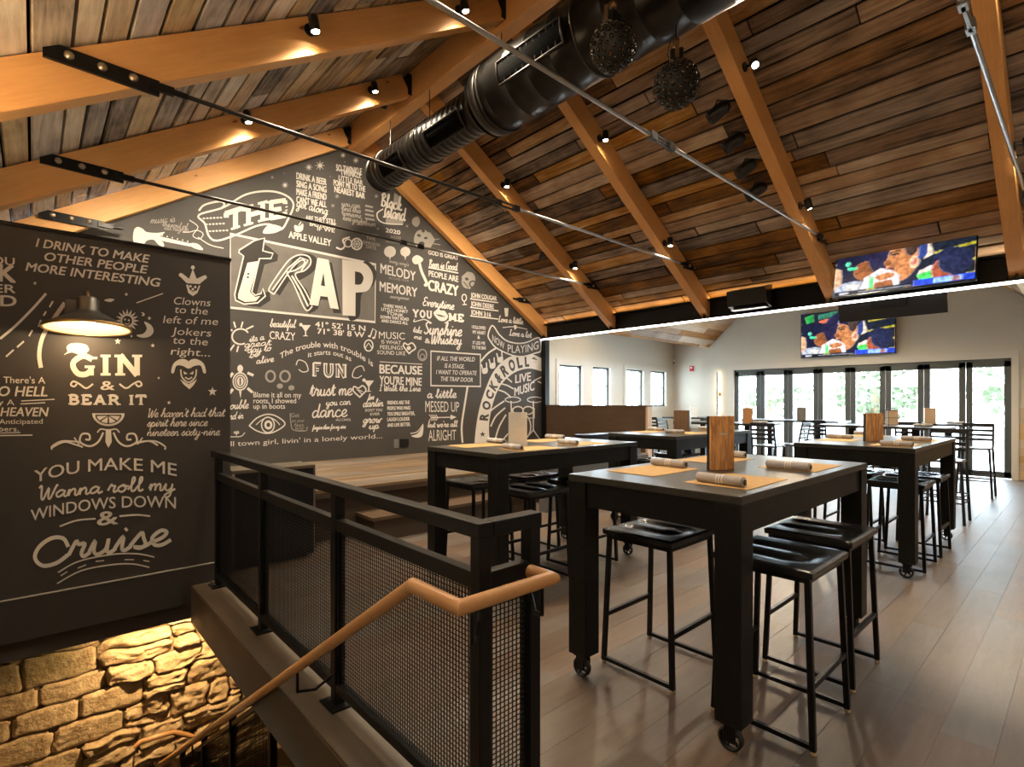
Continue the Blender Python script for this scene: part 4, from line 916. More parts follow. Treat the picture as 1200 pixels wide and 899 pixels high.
def _(i):
    for x, r in ((457, 7), (475, 6)): i.ell(x, 295, r, r * .95); i.poly([(x - 2, 297), (x + 2, 297), (x, 305)])
ink(_, 'two white masks cut by the lower tie rod in the view', name='drawing')
def _(i):
    i.poly(cat([(483, 303), (489, 299), (496, 304), (491, 309), (485, 309)], True)); i.stroke([(491, 306), (494, 318), (499, 329), (501, 334)], 3.2, smooth=True); i.ell(499, 334, 2.4, 2)
ink(_, 'white axe drawing', name='drawing')
def _(i):
    i.text('MELODY', 446, 320, 487, 329, 12, 11, .02); i.text('MEMORY', 445, 341, 489, 348, 12, 11, .02)
ink(_, 'white lettering reading MELODY MEMORY')
ink(lambda i: [i.script('every song\'s', 456, 307.5, 479, 312, 4, .7), i.text('BECOMES YOUR', 456, 327, 479, 330.5, 2.6), i.script('anonymous', 457, 349, 479, 351.5, 4, .8)], None, 'm', 'ink_dim')
def _(i):
    i.text('GOD IS GREAT', 502, 298, 537, 305, 5, 5, .04); i.script('Beer is Good', 502.5, 313, 536, 317, 9, 1.1, .1); i.stroke([(502, 313.5), (537, 320)], 1.6)
    i.text('PEOPLE ARE', 502.5, 323.5, 537, 330.5, 7, 7, .03); i.text('CRAZY', 502, 340, 537, 347, 13, 12.5, .045)
ink(_, 'white lettering reading GOD IS GREAT Beer is Good PEOPLE ARE CRAZY')
def _(i):
    for k, (t, a, b) in enumerate((('THERE WAS A', 449, 476), ('LITTLE HONKY', 447, 478), ('TONK', 453, 473), ('DOWN THAT ROAD', 446, 479), ('AND DANCE ALL', 447, 478))): i.text(t, a, 359.5 + k * 4.5, b, 362.5 + k * 4.5, 3.7, 3.7, .05)
ink(_, 'small white block of lettering under the memory verse')
def _(i):
    i.script('Everytime', 495, 358, 532, 363, 10, 1.2, .2); i.slab('YOU', 484, 371.5, 506, 373.5, 9, 9, .3); i.slab('ME', 526, 376, 543, 377.5, 9, 9, .3)
    i.poly(cat([(508, 367), (513, 363), (517, 364), (521, 364.5), (525, 371), (521, 376), (514, 375)], True))
    for s, x in ((1, 484), (-1, 543)): i.stroke([(x + s * 22, 379), (x + s * 14, 374.5), (x + s * 6, 376), (x + s, 377), (x + s * 2, 374)], 1.1, smooth=True)
ink(_, 'white lettering reading Everytime YOU ME with a kiss mark')
ink(lambda i: i.poly(cat([(511, 368.5), (516, 369), (522, 371.5), (516, 371)], True)), None, 'm', 'chalk', 'drawing', .005)
ink(lambda i: [i.script('Sunshine', 496, 391, 541, 394, 14, 1.6, .2), i.script('Whiskey', 504, 402.5, 541, 404, 12, 1.4, .15), i.text('&', 498, 402, 504, 402.5, 6, 6, .02), i.script('take', 484, 389, 494, 391, 7, .8), i.script('me', 485, 397, 494, 398, 6, .8)], 'white script reading Sunshine & Whiskey')
def _(i):
    i.text('MUSIC', 444, 396.5, 474.5, 398, 8.5, 8.5, -.005); i.text('IS WHAT', 447, 402.5, 470, 404, 4.5); i.text('FEELINGS', 445.5, 409, 472, 410, 4.8); i.text('SOUND LIKE', 442, 415, 475, 416.5, 4.8)
ink(_, 'white lettering reading MUSIC IS WHAT FEELINGS SOUND LIKE')
def _(i):
    i.text('BECAUSE', 445, 437.5, 494.5, 439, 11, 10, .04); i.text("YOU'RE MINE", 445, 450, 494, 452, 10, 9.5, .03); i.script('I Walk the Line'.replace('L', 'L').replace('W', 'W'), 444.5, 458, 493, 458.5, 7, 1, .1); i.stroke([(445, 424), (495, 427)], .8)
CUR['I'] = CUR['I']
ink(_, "white lettering reading BECAUSE YOU'RE MINE I Walk the Line")
BX = [(505, 411.5), (563, 415.5), (563, 453), (505, 452)]
def _(i):
    i.stroke(BX, 1.9, True)
    for t, a, y, b in (('IF ALL THE WORLD', 512, 422.5, 556), ('IS A STAGE.', 521, 431, 544), ('I WANT TO OPERATE', 511, 438.5, 558), ('THE TRAP DOOR', 516, 446.5, 554)): i.text(t, a, y, b, y + 1.2, 5.4, 5.2, .012, .15)
ink(_, 'framed lettering reading IF ALL THE WORLD IS A STAGE I WANT TO OPERATE THE TRAP DOOR')
def _(i):
    i.script('a little', 500.5, 466.5, 535, 466, 10, 1.4, .1); i.text('MESSED UP', 498.5, 483, 538, 482.5, 14, 12, .0); i.stroke([(505, 489.5), (533, 489)], 1.2); i.poly([(528, 486), (535, 489), (528, 492)])
    for k in range(4): i.stroke([(503 + k * 2.5, 486), (506 + k * 2.5, 489.5), (503 + k * 2.5, 493)], 1)
    i.script("but we're all", 501, 501, 536, 500, 7, 1, .1); i.text('ALRIGHT', 502, 517, 534.5, 515.5, 14, 12.5, .005)
ink(_, "white lettering reading a little MESSED UP but we're all ALRIGHT")
def _(i):
    for k, (t, b) in enumerate((('FRIENDS ARE THE', 480), ('PEOPLE WHO MAKE', 481), ('YOU SMILE BRIGHTER,', 486), ('LAUGH LOUDER', 480), ('AND LIVE BETTER.', 481))): i.text(t, 454, 474 + k * 6.6, b, 473.6 + k * 6.4, 4.4, 4.3, .06)
ink(_, 'white lettering reading FRIENDS ARE THE PEOPLE WHO MAKE YOU SMILE BRIGHTER')
def _(i):
    i.poly(cat([(492, 505), (496, 498), (495, 510), (489, 513), (482, 511), (488, 509)], True)); i.stroke([(481, 508), (489, 506), (496, 497)], 1, smooth=True)
ink(_, 'small white lime wedge drawing by the lower right words', name='drawing')
def _(i):
    for k, t in enumerate(('JOHN COUGAR', 'JOHN DEERE', 'JOHN 3:16')):
        i.text(t, 552, 348.5 + k * 10, 582 - k * 3.4, 352.5 + k * 9.6, 6, 5.4, .03); i.stroke([(551, 350.2 + k * 10), (584, 354.8 + k * 9.6)], 1.3)
ink(_, 'white underlined lettering reading JOHN COUGAR JOHN DEERE JOHN 3:16')
ink(lambda i: [i.script('Love a little', 584, 377, 613, 380, 7, 1, .1), i.script('Love a lot', 597, 393, 623, 396, 7, 1, .1), i.stroke([(589, 384), (602, 383), (618, 386)], .9, smooth=True), i.poly(cat([(602, 382), (604, 381), (606, 383), (603.5, 386.5)], True))], 'white script reading Love a little Love a lot')
ink(lambda i: lines(i, [('I FOLLOWED', 553, 385, 569, 386.5, 4), ('MY HEART', 554, 391, 569, 392.3, 4), ('&', 559.5, 397, 562.5, 397.3, 4), ('IT LED ME', 554, 403.5, 568.5, 404.3, 4), ('TO THE BAR', 553, 409, 569.5, 409.8, 4)], .02), 'small lettering reading I FOLLOWED MY HEART & IT LED ME TO THE BAR')
def _(i):
    i.ell(549, 328.5, 8, 10, rot=.3); i.poly([(541, 324), (548, 318), (556, 325), (551, 339), (543, 336)])
ink(_, 'grey carved figure head drawing under the right rafter', 'm', 'ink_dim', 'drawing')
ink(lambda i: [i.ring(554, 333, 3.6, 3.6, 1.6), i.ell(547, 327, 2.2, 1.6, rot=.5), i.stroke([(543, 330), (549, 337)], 1)], None, 'm', 'chalk', 'drawing', .005)
ink(lambda i: [i.ring(544, 349, 2.6, 4, 1.2), i.stroke([(544, 353), (544.5, 357)], 1), i.stroke([(542, 357), (547, 357)], 1), i.poly([(591, 361), (596, 361), (595, 371), (592, 371)])], 'small white wine glass and beer glass drawings', name='drawing')
# round rock and roll sign
CXr, CYr = 642, 490
def arcp(r, a, k=1.12): return (CXr + r * math.cos(R(a)), CYr + r * k * math.sin(R(a)))
ARC_A = [(556, 520), (558, 500), (562, 478), (569, 456), (578, 436), (591, 422), (606, 415.5), (622, 415), (637, 421)]
ARC_B = [(574, 520), (573, 500), (575.5, 482), (580.5, 464), (588, 450), (598, 440), (609, 434), (622, 432), (637, 436)]
def _(i):
    a = cat(ARC_A); b = cat(ARC_B)
    for k in range(len(a) - 1): i.p.append([a[k], a[k + 1], b[k + 1], b[k]])
ink(_, 'pale arch band of the round music sign', name='drawing')
def _(i):
    a = cat(ARC_A, k=8); b = cat(ARC_B, k=8); n_ = len(a) - 1
    def cell(u0, u1, ch):
        vs, fs = glyphs(ch, .05)
        def mp(u, v):
            t = (u0 + (u1 - u0) * u) * n_; k = min(int(t), n_ - 1); q = t - k; v = .17 + .66 * v
            A_ = Vector(a[k]).lerp(Vector(a[k + 1]), q); B_ = Vector(b[k]).lerp(Vector(b[k + 1]), q); p = B_.lerp(A_, v); return (p.x, p.y)
        i.tri.append(([mp(*p) for p in vs], fs))
    us = [(.17, .225), (.25, .31), (.33, .385), (.405, .46), (.48, .535), (.56, .62), (.645, .71), (.735, .79), (.815, .86), (.885, .93)]
    for (u0, u1), ch in zip(us, 'ROCK&ROLL*'): cell(u0, u1, ch)
    i.star(565.5, 509, 3.6)
ink(_, 'dark letters reading ROCK&ROLL in the arch band', 'm', 'chalk', 'lettering', .005)
def _(i):
    i.text('LIVE', 604, 449, 622, 446, 10, 10.5, .03); i.text('MUSIC', 603, 464, 626, 457, 10, 11, .03)
    for p in (((584, 457), (592, 460), (599, 466)), ((588, 450), (595, 452), (602, 456)), ((594, 443), (600, 448)), ((637, 441), (630, 444), (625, 447)), ((637, 450), (630, 447))): i.stroke(list(p), 1.6, smooth=len(p) > 2)
    for p in (((573, 483), (582, 476), (591, 470)), ((575, 500), (581, 488), (592, 478)), ((580, 516), (585, 500), (593, 486))): i.stroke(list(p), 1.7, smooth=True)
    i.stroke([(542, 519), (541, 500), (544, 478), (548, 453)], 2.2, smooth=True); i.stroke([(563, 424), (572, 414), (583, 407)], 2, smooth=True)
ink(_, 'white lettering reading LIVE MUSIC with rays')
def _(i):
    for x, y in ((601, 468.5), (627, 468.5)): i.ring(x, y, 9, 3.2, 1.1); i.stroke([(x - 2, 470), (x - 2, 505)], 1.4); i.stroke([(x - 2, 504), (x - 13, 517)], 1.3); i.stroke([(x - 2, 504), (x + 7, 517)], 1.3)
    i.ring(613, 500, 9, 14, 1.5); i.ring(607, 481, 6, 4.5, 1.4); i.ring(619, 481, 6, 4.5, 1.4); i.stroke([(600, 478), (600, 490), (606, 490)], 1.3); i.stroke([(626, 478), (626, 490), (620, 490)], 1.3)
ink(_, 'white drum kit drawing', name='drawing')
def _(i):
    for x, y in ((568, 433), (577, 427), (586, 420)):
        i.poly(cat([(x - 2, y + 5), (x - 3, y), (x + 3, y - 2), (x + 3, y + 4)], True)); i.stroke([(x - 2.4, y), (x - 4, y - 6)], 1.5); i.stroke([(x + 2.4, y - 1), (x + 2, y - 8)], 1.5)
ink(_, 'white raised hand signs drawing', name='drawing')
NP = [(577, 381.5), (572, 392.5), (575, 400), (582, 408), (599, 416), (613, 417.8), (627, 414), (634, 410.5), (632, 396), (618, 401), (607, 402.5), (594, 399.5), (585, 392)]
ink(lambda i: i.poly(cat(NP, True)), None, 'm', 'chalk', 'panel', .006)
def _(i):
    i.stroke(NP, 1.5, True, True); i.text('NOW', 577, 400, 591, 410, 8.5, 9, .0); i.text('PLAYING', 595, 412.5, 631, 408.5, 9.5, 9.5, .0, 0, lambda u, v: (u, v - .3 * (1 - (2 * u - 1) ** 2)))
ink(_, 'white ribbon reading NOW PLAYING', 'm', 'ink', 'lettering', .008)
# left lower words
def _(i):
    i.ring(282, 394.5, 10, 9, 1.8, 60, 330)
    for a, b in (((274, 377), (276, 384)), ((284.5, 377), (282.5, 384)), ((297, 382), (288.5, 386)), ((271, 386), (272, 388)), ((274.5, 404), (269.5, 411)), ((279.5, 405.5), (277.5, 412.5))): i.stroke([a, b], 1.8)
ink(_, 'white half sun drawing', name='drawing')
def _(i):
    for k, (t, a, b) in enumerate((("its a", 292, 310), ('great', 286, 318), ('day to', 290, 318), ('be', 292, 303), ('alive', 300, 321))): i.script(t, a, 401 + k * 6.4, b, 398 + k * 6.4, 8, 1, .15)
ink(_, 'white script reading its a great day to be alive')
def _(i):
    i.script('beautiful', 316, 383, 346, 384, 9, 1, .2); i.text('CRAZY', 316, 397, 346, 399, 9.5, 9.5, .015)
ink(_, 'white lettering reading beautiful CRAZY')
def coc(i, x, y, s): i.poly([(x - 6 * s, y), (x + 7 * s, y), (x + 1 * s, y + 8 * s), (x + 1 * s, y + 13 * s), (x + 4 * s, y + 14.5 * s), (x - 4 * s, y + 14.5 * s), (x - .6 * s, y + 13 * s), (x - .6 * s, y + 8 * s)]); i.ell(x - 6 * s, y - .5 * s, 2.2 * s)
ink(lambda i: coc(i, 358, 381, .9), 'small white cocktail glass left of the map numbers', name='drawing')
ink(lambda i: coc(i, 432, 446, .9), 'small white cocktail glass left of the because verse', name='drawing')
ink(lambda i: [i.text('41° 52\' 15 N', 369.5, 383, 428, 388, 6.5, 6.5, .04), i.text('71° 38\' 8 W', 372, 391, 427, 395.5, 6.5, 6.5, .04)], "white map numbers reading 41° 52' 15 N 71° 38' 8 W")
ink(lambda i: [i.stroke([(434, 394), (437, 385), (441, 388), (439, 396)], 1.4), i.ell(433, 394, 1.8, 1.3), i.ell(438, 396, 1.8, 1.3), i.ring(432, 405, 5, 6.5, 1.5), i.stroke([(428, 408), (432, 402), (436, 408)], 1.2)], 'small white music notes and badge', name='drawing')
def _(i):
    n = 'The trouble with trouble is'; i.text(n, 328, 421, 437, 430, 7.2, 7.2, .015, 0, lambda u, v: (u, v + 2.55 * (1 - (2 * u - 1) ** 2)))
    i.text('it starts out as', 361, 419, 411.5, 423.5, 6, 6, .012, 0, lambda u, v: (u, v + .9 * (1 - (2 * u - 1) ** 2)))
    i.slab('FUN', 366.5, 441, 406, 443, 16, 16, .34)
    for s, x, y in ((1, 347, 424), (-1, 427, 431)): i.stroke([(x, y + 4), (x + s * 3, y - 2), (x + s * 11, y + 1), (x + s * 14, y + 10), (x + s * 8, y + 12), (x + s * 3, y + 9)], 1.1, smooth=True)
ink(_, 'arched white lettering reading The trouble with trouble is it starts out as FUN')
ink(lambda i: i.slab('FUN', 367.5, 439.8, 405, 441.8, 13.5, 13.5, .12, False), None, 'm', 'chalk', 'lettering', .005)
def _(i):
    i.ell(281.5, 447, 9, 11); i.ell(281.5, 432, 3.4, 4.4); i.poly([(280, 458), (283, 458), (282, 467)])
    for a, b in (((273, 437), (269.5, 442)), ((290, 437), (297, 440)), ((273, 456), (269, 461)), ((290, 455), (296, 460))): i.stroke([a, b], 3.2)
ink(_, 'white turtle drawing', name='drawing')
ink(lambda i: [i.ring(281.5, 447, 7, 8.6, 1.1), i.ring(281.5, 447, 4.6, 6, 1.1), i.stroke([(281.5, 443), (281.5, 451)], 1.6)], None, 'm', 'chalk', 'drawing', .005)
ink(lambda i: [i.ring(317, 441, 5.2, 6.2, 2.4), i.ring(334, 441, 5.6, 6.2, 2.4), i.ell(328, 452.5, 3.6, 3), i.ell(341.5, 454.5, 3.6, 3)], 'grey boot prints drawing', 'm', 'ink_dim', 'drawing')
ink(lambda i: lines(i, [('Blame it all on my', 297, 465.5, 353, 466, 6.5), ('roots, I showed', 297, 472.5, 347, 472.5, 6.2), ('up in boots', 297, 479, 334, 479, 6.2)], .012), 'white lettering reading Blame it all on my roots, I showed up in boots')
ink(lambda i: [i.script('trouble', 262, 480, 291, 478.5, 10, 1.1), i.script('and in', 264, 492, 285, 490.5, 9, 1), i.stroke([(270, 512), (282, 511.5), (287, 507)], 1, smooth=True), i.script('up', 274, 508, 280, 508, 5, .9)], 'white script beside the end of the partition wall')
def _(i):
    i.stroke([(292, 499), (301, 490), (314, 485.5), (326, 489), (334, 497), (324, 505), (313, 508), (301, 505), (292, 499)], 1.5, smooth=True); i.stroke([(300, 498), (307, 492), (314, 489), (322, 492), (328, 498)], 1, smooth=True); i.ring(314, 498, 7.5, 9, 1.5); i.ell(314.5, 498, 4.8, 5.4)
ink(_, 'white all-seeing eye drawing', name='drawing')
ink(lambda i: [i.ell(314.5, 498, 2.2, 2.6)], None, 'm', 'chalk', 'drawing', .005)
ink(lambda i: [i.text('Get', 341, 489, 351, 489, 5, 5), i.text('on your', 342, 495, 357, 494.5, 4, 4), i.text('feet', 345, 500, 356, 500, 4, 4), i.text('MUSIC', 346, 505, 357, 505, 4.5, 4.5), i.stroke([(340, 484), (341, 497), (344, 504), (358, 505), (360, 500)], 1, smooth=True)], 'grey boot filled with small words', 'm', 'ink_dim')
def _(i):
    i.script('trust me', 363, 464, 413, 463, 15, 1.5, .1); i.script('you can', 382, 475.5, 411, 474, 8, 1, .1); i.script('dance', 365.5, 489.5, 407, 488, 16, 1.6, .1); i.text('-ALCOHOL', 393, 493.5, 411.5, 493.2, 3, 3)
    i.script('forgive them for my sins', 366, 503.5, 405, 502, 5, .8)
ink(_, 'white script reading trust me you can dance')
ink(lambda i: [i.stroke([(421, 465), (414, 458), (415, 453), (420, 455), (425, 452), (429, 457), (425, 462), (421, 466)], 1.6, smooth=True), i.stroke([(418, 456), (424, 462)], 1), i.stroke([(420, 457), (425, 459)], 1)], 'white heart drawing', name='drawing')
ink(lambda i: [i.stroke([(479, 414), (473, 406), (474, 402), (478, 404), (483, 402), (487, 408), (482, 412), (479, 415)], 1.6, smooth=True), i.ell(479, 408, 2.4)], 'white heart drawing beside the music verse', name='drawing')
ink(lambda i: [i.ring(495, 416, 5, 6.5, 1.6), i.ring(495, 418, 2.5, 3, 1)], 'small ring drawing by the framed stage words', 'm', 'ink_dim', 'drawing')
def _(i):
    i.script('love', 431, 469, 438, 468, 7, .9); i.script('darlin', 425, 477, 449, 476, 9, 1.2); i.text("DON'T YOU", 428, 482.5, 448, 482, 3.4, 3.4, .01); i.text('EVER', 434, 487, 445, 486.5, 3.2, 3.2, .01); i.script('grow', 425, 496, 447, 495, 9, 1.3); i.script('up', 432, 503, 444, 502, 8, 1.3)
ink(_, 'white script reading darlin DON\'T YOU EVER grow up')
ink(lambda i: i.text("...ll town girl, livin' in a lonely world...", 262, 523.5, 448, 513.5, 6.2, 5.6, .0), "white typed lettering reading ll town girl, livin' in a lonely world...")
# socket plates on the mural
pl = thing('wall_socket', 'dark and grey socket plates low on the lettered wall', 'socket', (0, 0, 0)); 
p0 = at(464, 521, y=YW); MB().box(p0.x - .045, p0.x + .045, YW - .015, YW, p0.z - .06, p0.z + .09).build('plate', 'grey_panel', pl); MB().box(p0.x + .08, p0.x + .24, YW - .015, YW, p0.z - .05, p0.z + .09).build('plate', 'tv_body', pl)
#LETTERS-END
#FURN-BEGIN
# ================================================================ BARN LAMP
lp = thing('barn_lamp', 'galvanised gooseneck barn lamp lighting the GIN lettering', 'lamp', (.27, YP, 2.0))
MB().box(-.11, .03, -.045, 0, -.02, .15).build('wall_box', 'shade', lp, .006)
MB().tube([(0, -.04, .12), (0, -.09, .17), (0, -.15, .2), (0, -.21, .17), (0, -.235, .12), (0, -.24, .07)], .011, 10).build('gooseneck', 'brass', lp)
sc = Vector((0, -.25, -.065)); ax = Vector((0, .1, 1))
sh = MB().lathe([(.235, 0), (.235, .012), (.225, .02), (.14, .07), (.075, .11), (.06, .13), (.06, .2), (.045, .215), (0, .218)], sc, ax, 40).build('lamp_shade', 'shade', lp)
MB().lathe([(.232, .0), (.22, .012), (.135, .06), (.07, .1), (0, .1)], sc, ax, 40).build('shade_lining', 'shade_in', sh)
MB().lathe([(.24, -.004), (.24, .014), (.228, .014), (.228, -.004), (.24, -.004)], sc, ax, 40).build('rim', 'brass', sh)
MB().lathe([(0, .0), (.028, .01), (.036, .04), (.025, .075), (0.015, .1)], sc + Vector((0, 0, .0)), ax, 16).build('bulb', 'tube', lp)
bl = bpy.data.lights.new('lamp_light', 'POINT'); bl.energy = 7; bl.color = (1, .72, .4); bl.shadow_soft_size = .04
b_ = bpy.data.objects.new('lamp_light', bl); COL.objects.link(b_); b_.parent = lp; b_.location = sc + Vector((0, 0, -.0))

# ================================================================ RAILING
PX = 1.075
rl = thing('railing', 'black steel railing with woven wire mesh around the stair opening', 'railing', (PX, 0, 0.012))
PYS = [4.6, 3.52, 2.42, 1.335]
for k, y in enumerate(PYS):
    MB().box(-.025, .025, y - .025, y + .025, 0, 1.0).build('post', 'black', rl, .003)
    bp = MB().box(-.06, .075, y - .07, y + .07, 0, .01); b = bp.build('base_plate', 'black', rl)
    for q in (-.05, .05): MB().lathe([(0, .03), (.009, .03), (.011, .01), (.011, .0)], (.05 if k else -.04, y + q, .0), n=8).build('bolt', 'gunmetal', b)
EX = .225
MB().box(EX - .025, EX + .025, 1.31, 1.36, 0, 1.0).build('post', 'black', rl, .003)
m = MB(); m.box(-.03, .03, 1.305, 4.72, 1.0, 1.05); m.box(.03, EX + .028, 1.305, 1.365, 1.0, 1.05); m.build('top_rail', 'black', rl, .004)
m = MB()
for a, b in zip(PYS[1:], PYS[:-1]): m.box(-.022, .022, a + .025, b - .025, .83, .885)
m.box(.025, EX - .025, 1.315, 1.357, .83, .885); m.build('middle_rail', 'black', rl, .003)
m = MB()
for a, b in zip(PYS[1:], PYS[:-1]): m.box(-.022, .022, a + .025, b - .025, .07, .11)
m.box(.025, EX - .025, 1.315, 1.357, .07, .11); m.build('bottom_rail', 'black', rl, .003)
def mesh_panel(axis, a, b, z0, z1, c, par, st=.0175, w=.0032, shear=0):
    m = MB(); n_ = int((b - a) / st); 
    for k in range(n_ + 1):
        t = a + (b - a) * k / n_; zz = shear * (t - a)
        p, q = ((c, t, z0 + zz), (c, t, z1 + zz)) if axis == 'y' else ((t, c, z0), (t, c, z1)); m.bar(p, q, w, w)
    n_ = int((z1 - z0) / st)
    for k in range(n_ + 1):
        z = z0 + (z1 - z0) * k / n_
        p, q = ((c + .002, a, z), (c + .002, b, z + shear * (b - a))) if axis == 'y' else ((a, c + .002, z), (b, c + .002, z)); m.bar(p, q, w, w)
    return m.build('wire_mesh', 'black', par, fix=False)
for a, b in zip(PYS[1:], PYS[:-1]):
    mesh_panel('y', a + .03, b - .03, .11, .83, 0, rl)
    for y in (a + .032, b - .032): MB().box(-.015, .015, y - .008, y + .008, .11, .83).build('mesh_frame', 'black', rl)
mesh_panel('x', .03, EX - .03, .11, .83, 1.336, rl)
# handrail
hr = thing('handrail', 'round honey-wood handrail sloping down along the wire mesh railing', 'handrail', (0, 0, 0))
RP = [(1.255, 1.29, .872), (1.255, 1.195, .872), (.885, 1.195, .872), (.885, 1.44, .872), (.885, 5.85, -1.935)]
for p, q in zip(RP[:-1], RP[1:]): pass
RT = MB()
def mitred(m, P, r, n=18):
    # straight lengths cut at mitres, each with its own faces so the corners stay sharp
    t = MB().tube(P, r, n, False); V = t.v
    for k in range(len(P) - 1): m.add(V[k * n:(k + 2) * n], [(i, (i + 1) % n, n + (i + 1) % n, n + i) for i in range(n)], True)
    m.add(V[:n], [tuple(range(n))[::-1]]); m.add(V[-n:], [tuple(range(n))]); return m
mitred(RT, RP, .023).build('rail', 'oak_rail', hr)
def brk(p, q):
    m = MB(); m.tube([p, (p[0], p[1], p[2] - .09), ((p[0] + q[0]) / 2, (p[1] + q[1]) / 2, p[2] - .11), q], .007, 8); m.build('bracket', 'black', hr)
brk((.93, 1.195, .852), (1.05, 1.31, .78)); brk((1.22, 1.2, .852), (1.28, 1.32, .80))
for y in (2.42, 3.52, 4.55):
    z = .872 - .636 * (y - 1.44) - .02; brk((.885, y, z), (1.05 if z > .0 else .93, y, z - .07))
# lower guard and lower rail
gz = lambda y: -.47 - .652 * (y - 3.7)
lg = thing('stair_guard', 'dark sloping stair guard with wire mesh below the floor edge', 'railing', (1.06, 0, 0))
m = MB(); m.bar((0, 3.2, gz(3.2)), (0, 5.9, gz(5.9)), .05, .025); m.build('top_rail', 'gunmetal', lg)
for y in (3.3, 4.15, 5.0, 5.85): MB().bar((0, y, gz(y)), (0, y, gz(y) - .95), .04, .04).build('post', 'black', lg)
m = MB(); m.bar((0, 3.2, gz(3.2) - .1), (0, 5.9, gz(5.9) - .1), .03, .03); m.bar((0, 3.2, gz(3.2) - .85), (0, 5.9, gz(5.9) - .85), .03, .03); m.build('cross_rail', 'black', lg)
for a, b in ((3.34, 4.11), (4.19, 4.96), (5.04, 5.81)): mesh_panel('y', a, b, gz(a) - .83, gz(a) - .12, 0, lg, .022, .0035, -.652)
lr = thing('wall_handrail', 'short wooden handrail fixed to the lit stone wall', 'handrail', (0, 0, 0))
pts = [at(157, 876, y=5.86), at(166, 869, y=5.86), at(203, 858, y=5.86), at(238, 866, y=5.86), at(262, 877, y=5.86)]
MB().tube(pts, .022, 12).build('rail', 'oak_rail', lr)
for p in (pts[0], pts[2]): MB().tube([p + Vector((.03, 0, -.01)), p + Vector((.03, .02, -.07)), p + Vector((.03, .13, -.07))], .007, 8).build('bracket', 'black', lr)
# unseen downlight, assumed from the bright patch on the stone
dl = thing('assumed_downlight', 'assumed recessed downlight under the partition wall lighting the stone', 'downlight', (.95, 5.5, -.27))
MB().lathe([(.0, -.006), (.05, -.006), (.065, 0), (.065, .02), (0, .02)], n=20).build('trim_ring', 'white_plastic', dl)
MB().lathe([(0, -.008), (.045, -.008)], n=20).build('lens', 'lens', dl)
b = spot_energy(dl, 58, (1, .66, .32), 160, .9, .02); b.location = (0, 0, -.02); b.rotation_euler = (R(14), R(-4), 0)

# ================================================================ TABLES
def caster():
    m = MB(); return m
def make_table(L, Wd, label):
    t = thing('bar_table', label, 'table', group='black bar tables')
    h = 1.07; lw = .115
    MB().box(0, L, 0, Wd, h - .035, h).build('tabletop', 'table_top', t, .004)
    ap = .125
    MB().box(lw, L - lw, .012, .04, h - .035 - ap, h - .0355).build('apron', 'table', t); MB().box(lw, L - lw, Wd - .04, Wd - .012, h - .035 - ap, h - .0355).build('apron', 'table', t)
    MB().box(.012, .04, lw, Wd - lw, h - .035 - ap, h - .0355).build('apron', 'table', t); MB().box(L - .04, L - .012, lw, Wd - lw, h - .035 - ap, h - .0355).build('apron', 'table', t)
    for x in (0, L - lw):
        for y in (0, Wd - lw):
            m = MB(); m.box(x + .001, x + lw - .001, y + .001, y + lw - .001, .14, h - .0355)
            m.prism([(x + .001, y + .001, .14), (x + lw - .001, y + .001, .14), (x + lw - .001, y + lw - .001, .14), (x + .001, y + lw - .001, .14)], (0, 0, -.012))
            lg_ = m.build('leg', 'table', t, .003)
            c = Vector((x + lw / 2, y + lw / 2, 0)); s = -1 if y == 0 else 1
            f_ = MB(); f_.box(c.x - .04, c.x + .04, c.y - .035, c.y + .035, .116, .128); 
            for q in (-1, 1): f_.box(c.x + q * .026 - .003, c.x + q * .026 + .003, c.y - .02, c.y + .03, .045, .117)
            cs_ = f_.build('caster', 'black', lg_)
            w_ = MB(); cc = (c.x, c.y + .012, .05); w_.lathe([(.042, -.016), (.05, -.014), (.05, .014), (.042, .016), (.038, .01), (.038, -.01), (.042, -.016)], cc, (1, 0, 0), 24)
            w_.lathe([(0, -.015), (.014, -.015), (.014, .015), (0, .015)], cc, (1, 0, 0), 10)
            for k in range(5):
                a = 2 * math.pi * k / 5; w_.bar((cc[0], cc[1] + .012 * math.cos(a), cc[2] + .012 * math.sin(a)), (cc[0], cc[1] + .04 * math.cos(a), cc[2] + .04 * math.sin(a)), .01, .01)
            w_.build('wheel', 'rubber', lg_)
    return t
T1 = make_table(1.75, .92, 'nearest black wooden bar table on casters, in front of the railing'); T1.location = (2.095, .945, 0)
T2 = dup(T1, (2.49, 2.95, 0), 0, 'black wooden bar table between the railing and the stage'); T2.location = (2.49, 2.9, 0)
T3 = dup(T1, (5.27, .965, 0), 0, 'black wooden bar table on the right, behind the nearest one'); T3.scale = (1.08, 1, 1)
T4 = dup(T1, (5.2, 3.06, 0), 0, 'black wooden bar table in front of the grey knee wall'); T4.scale = (1.08, 1, 1)

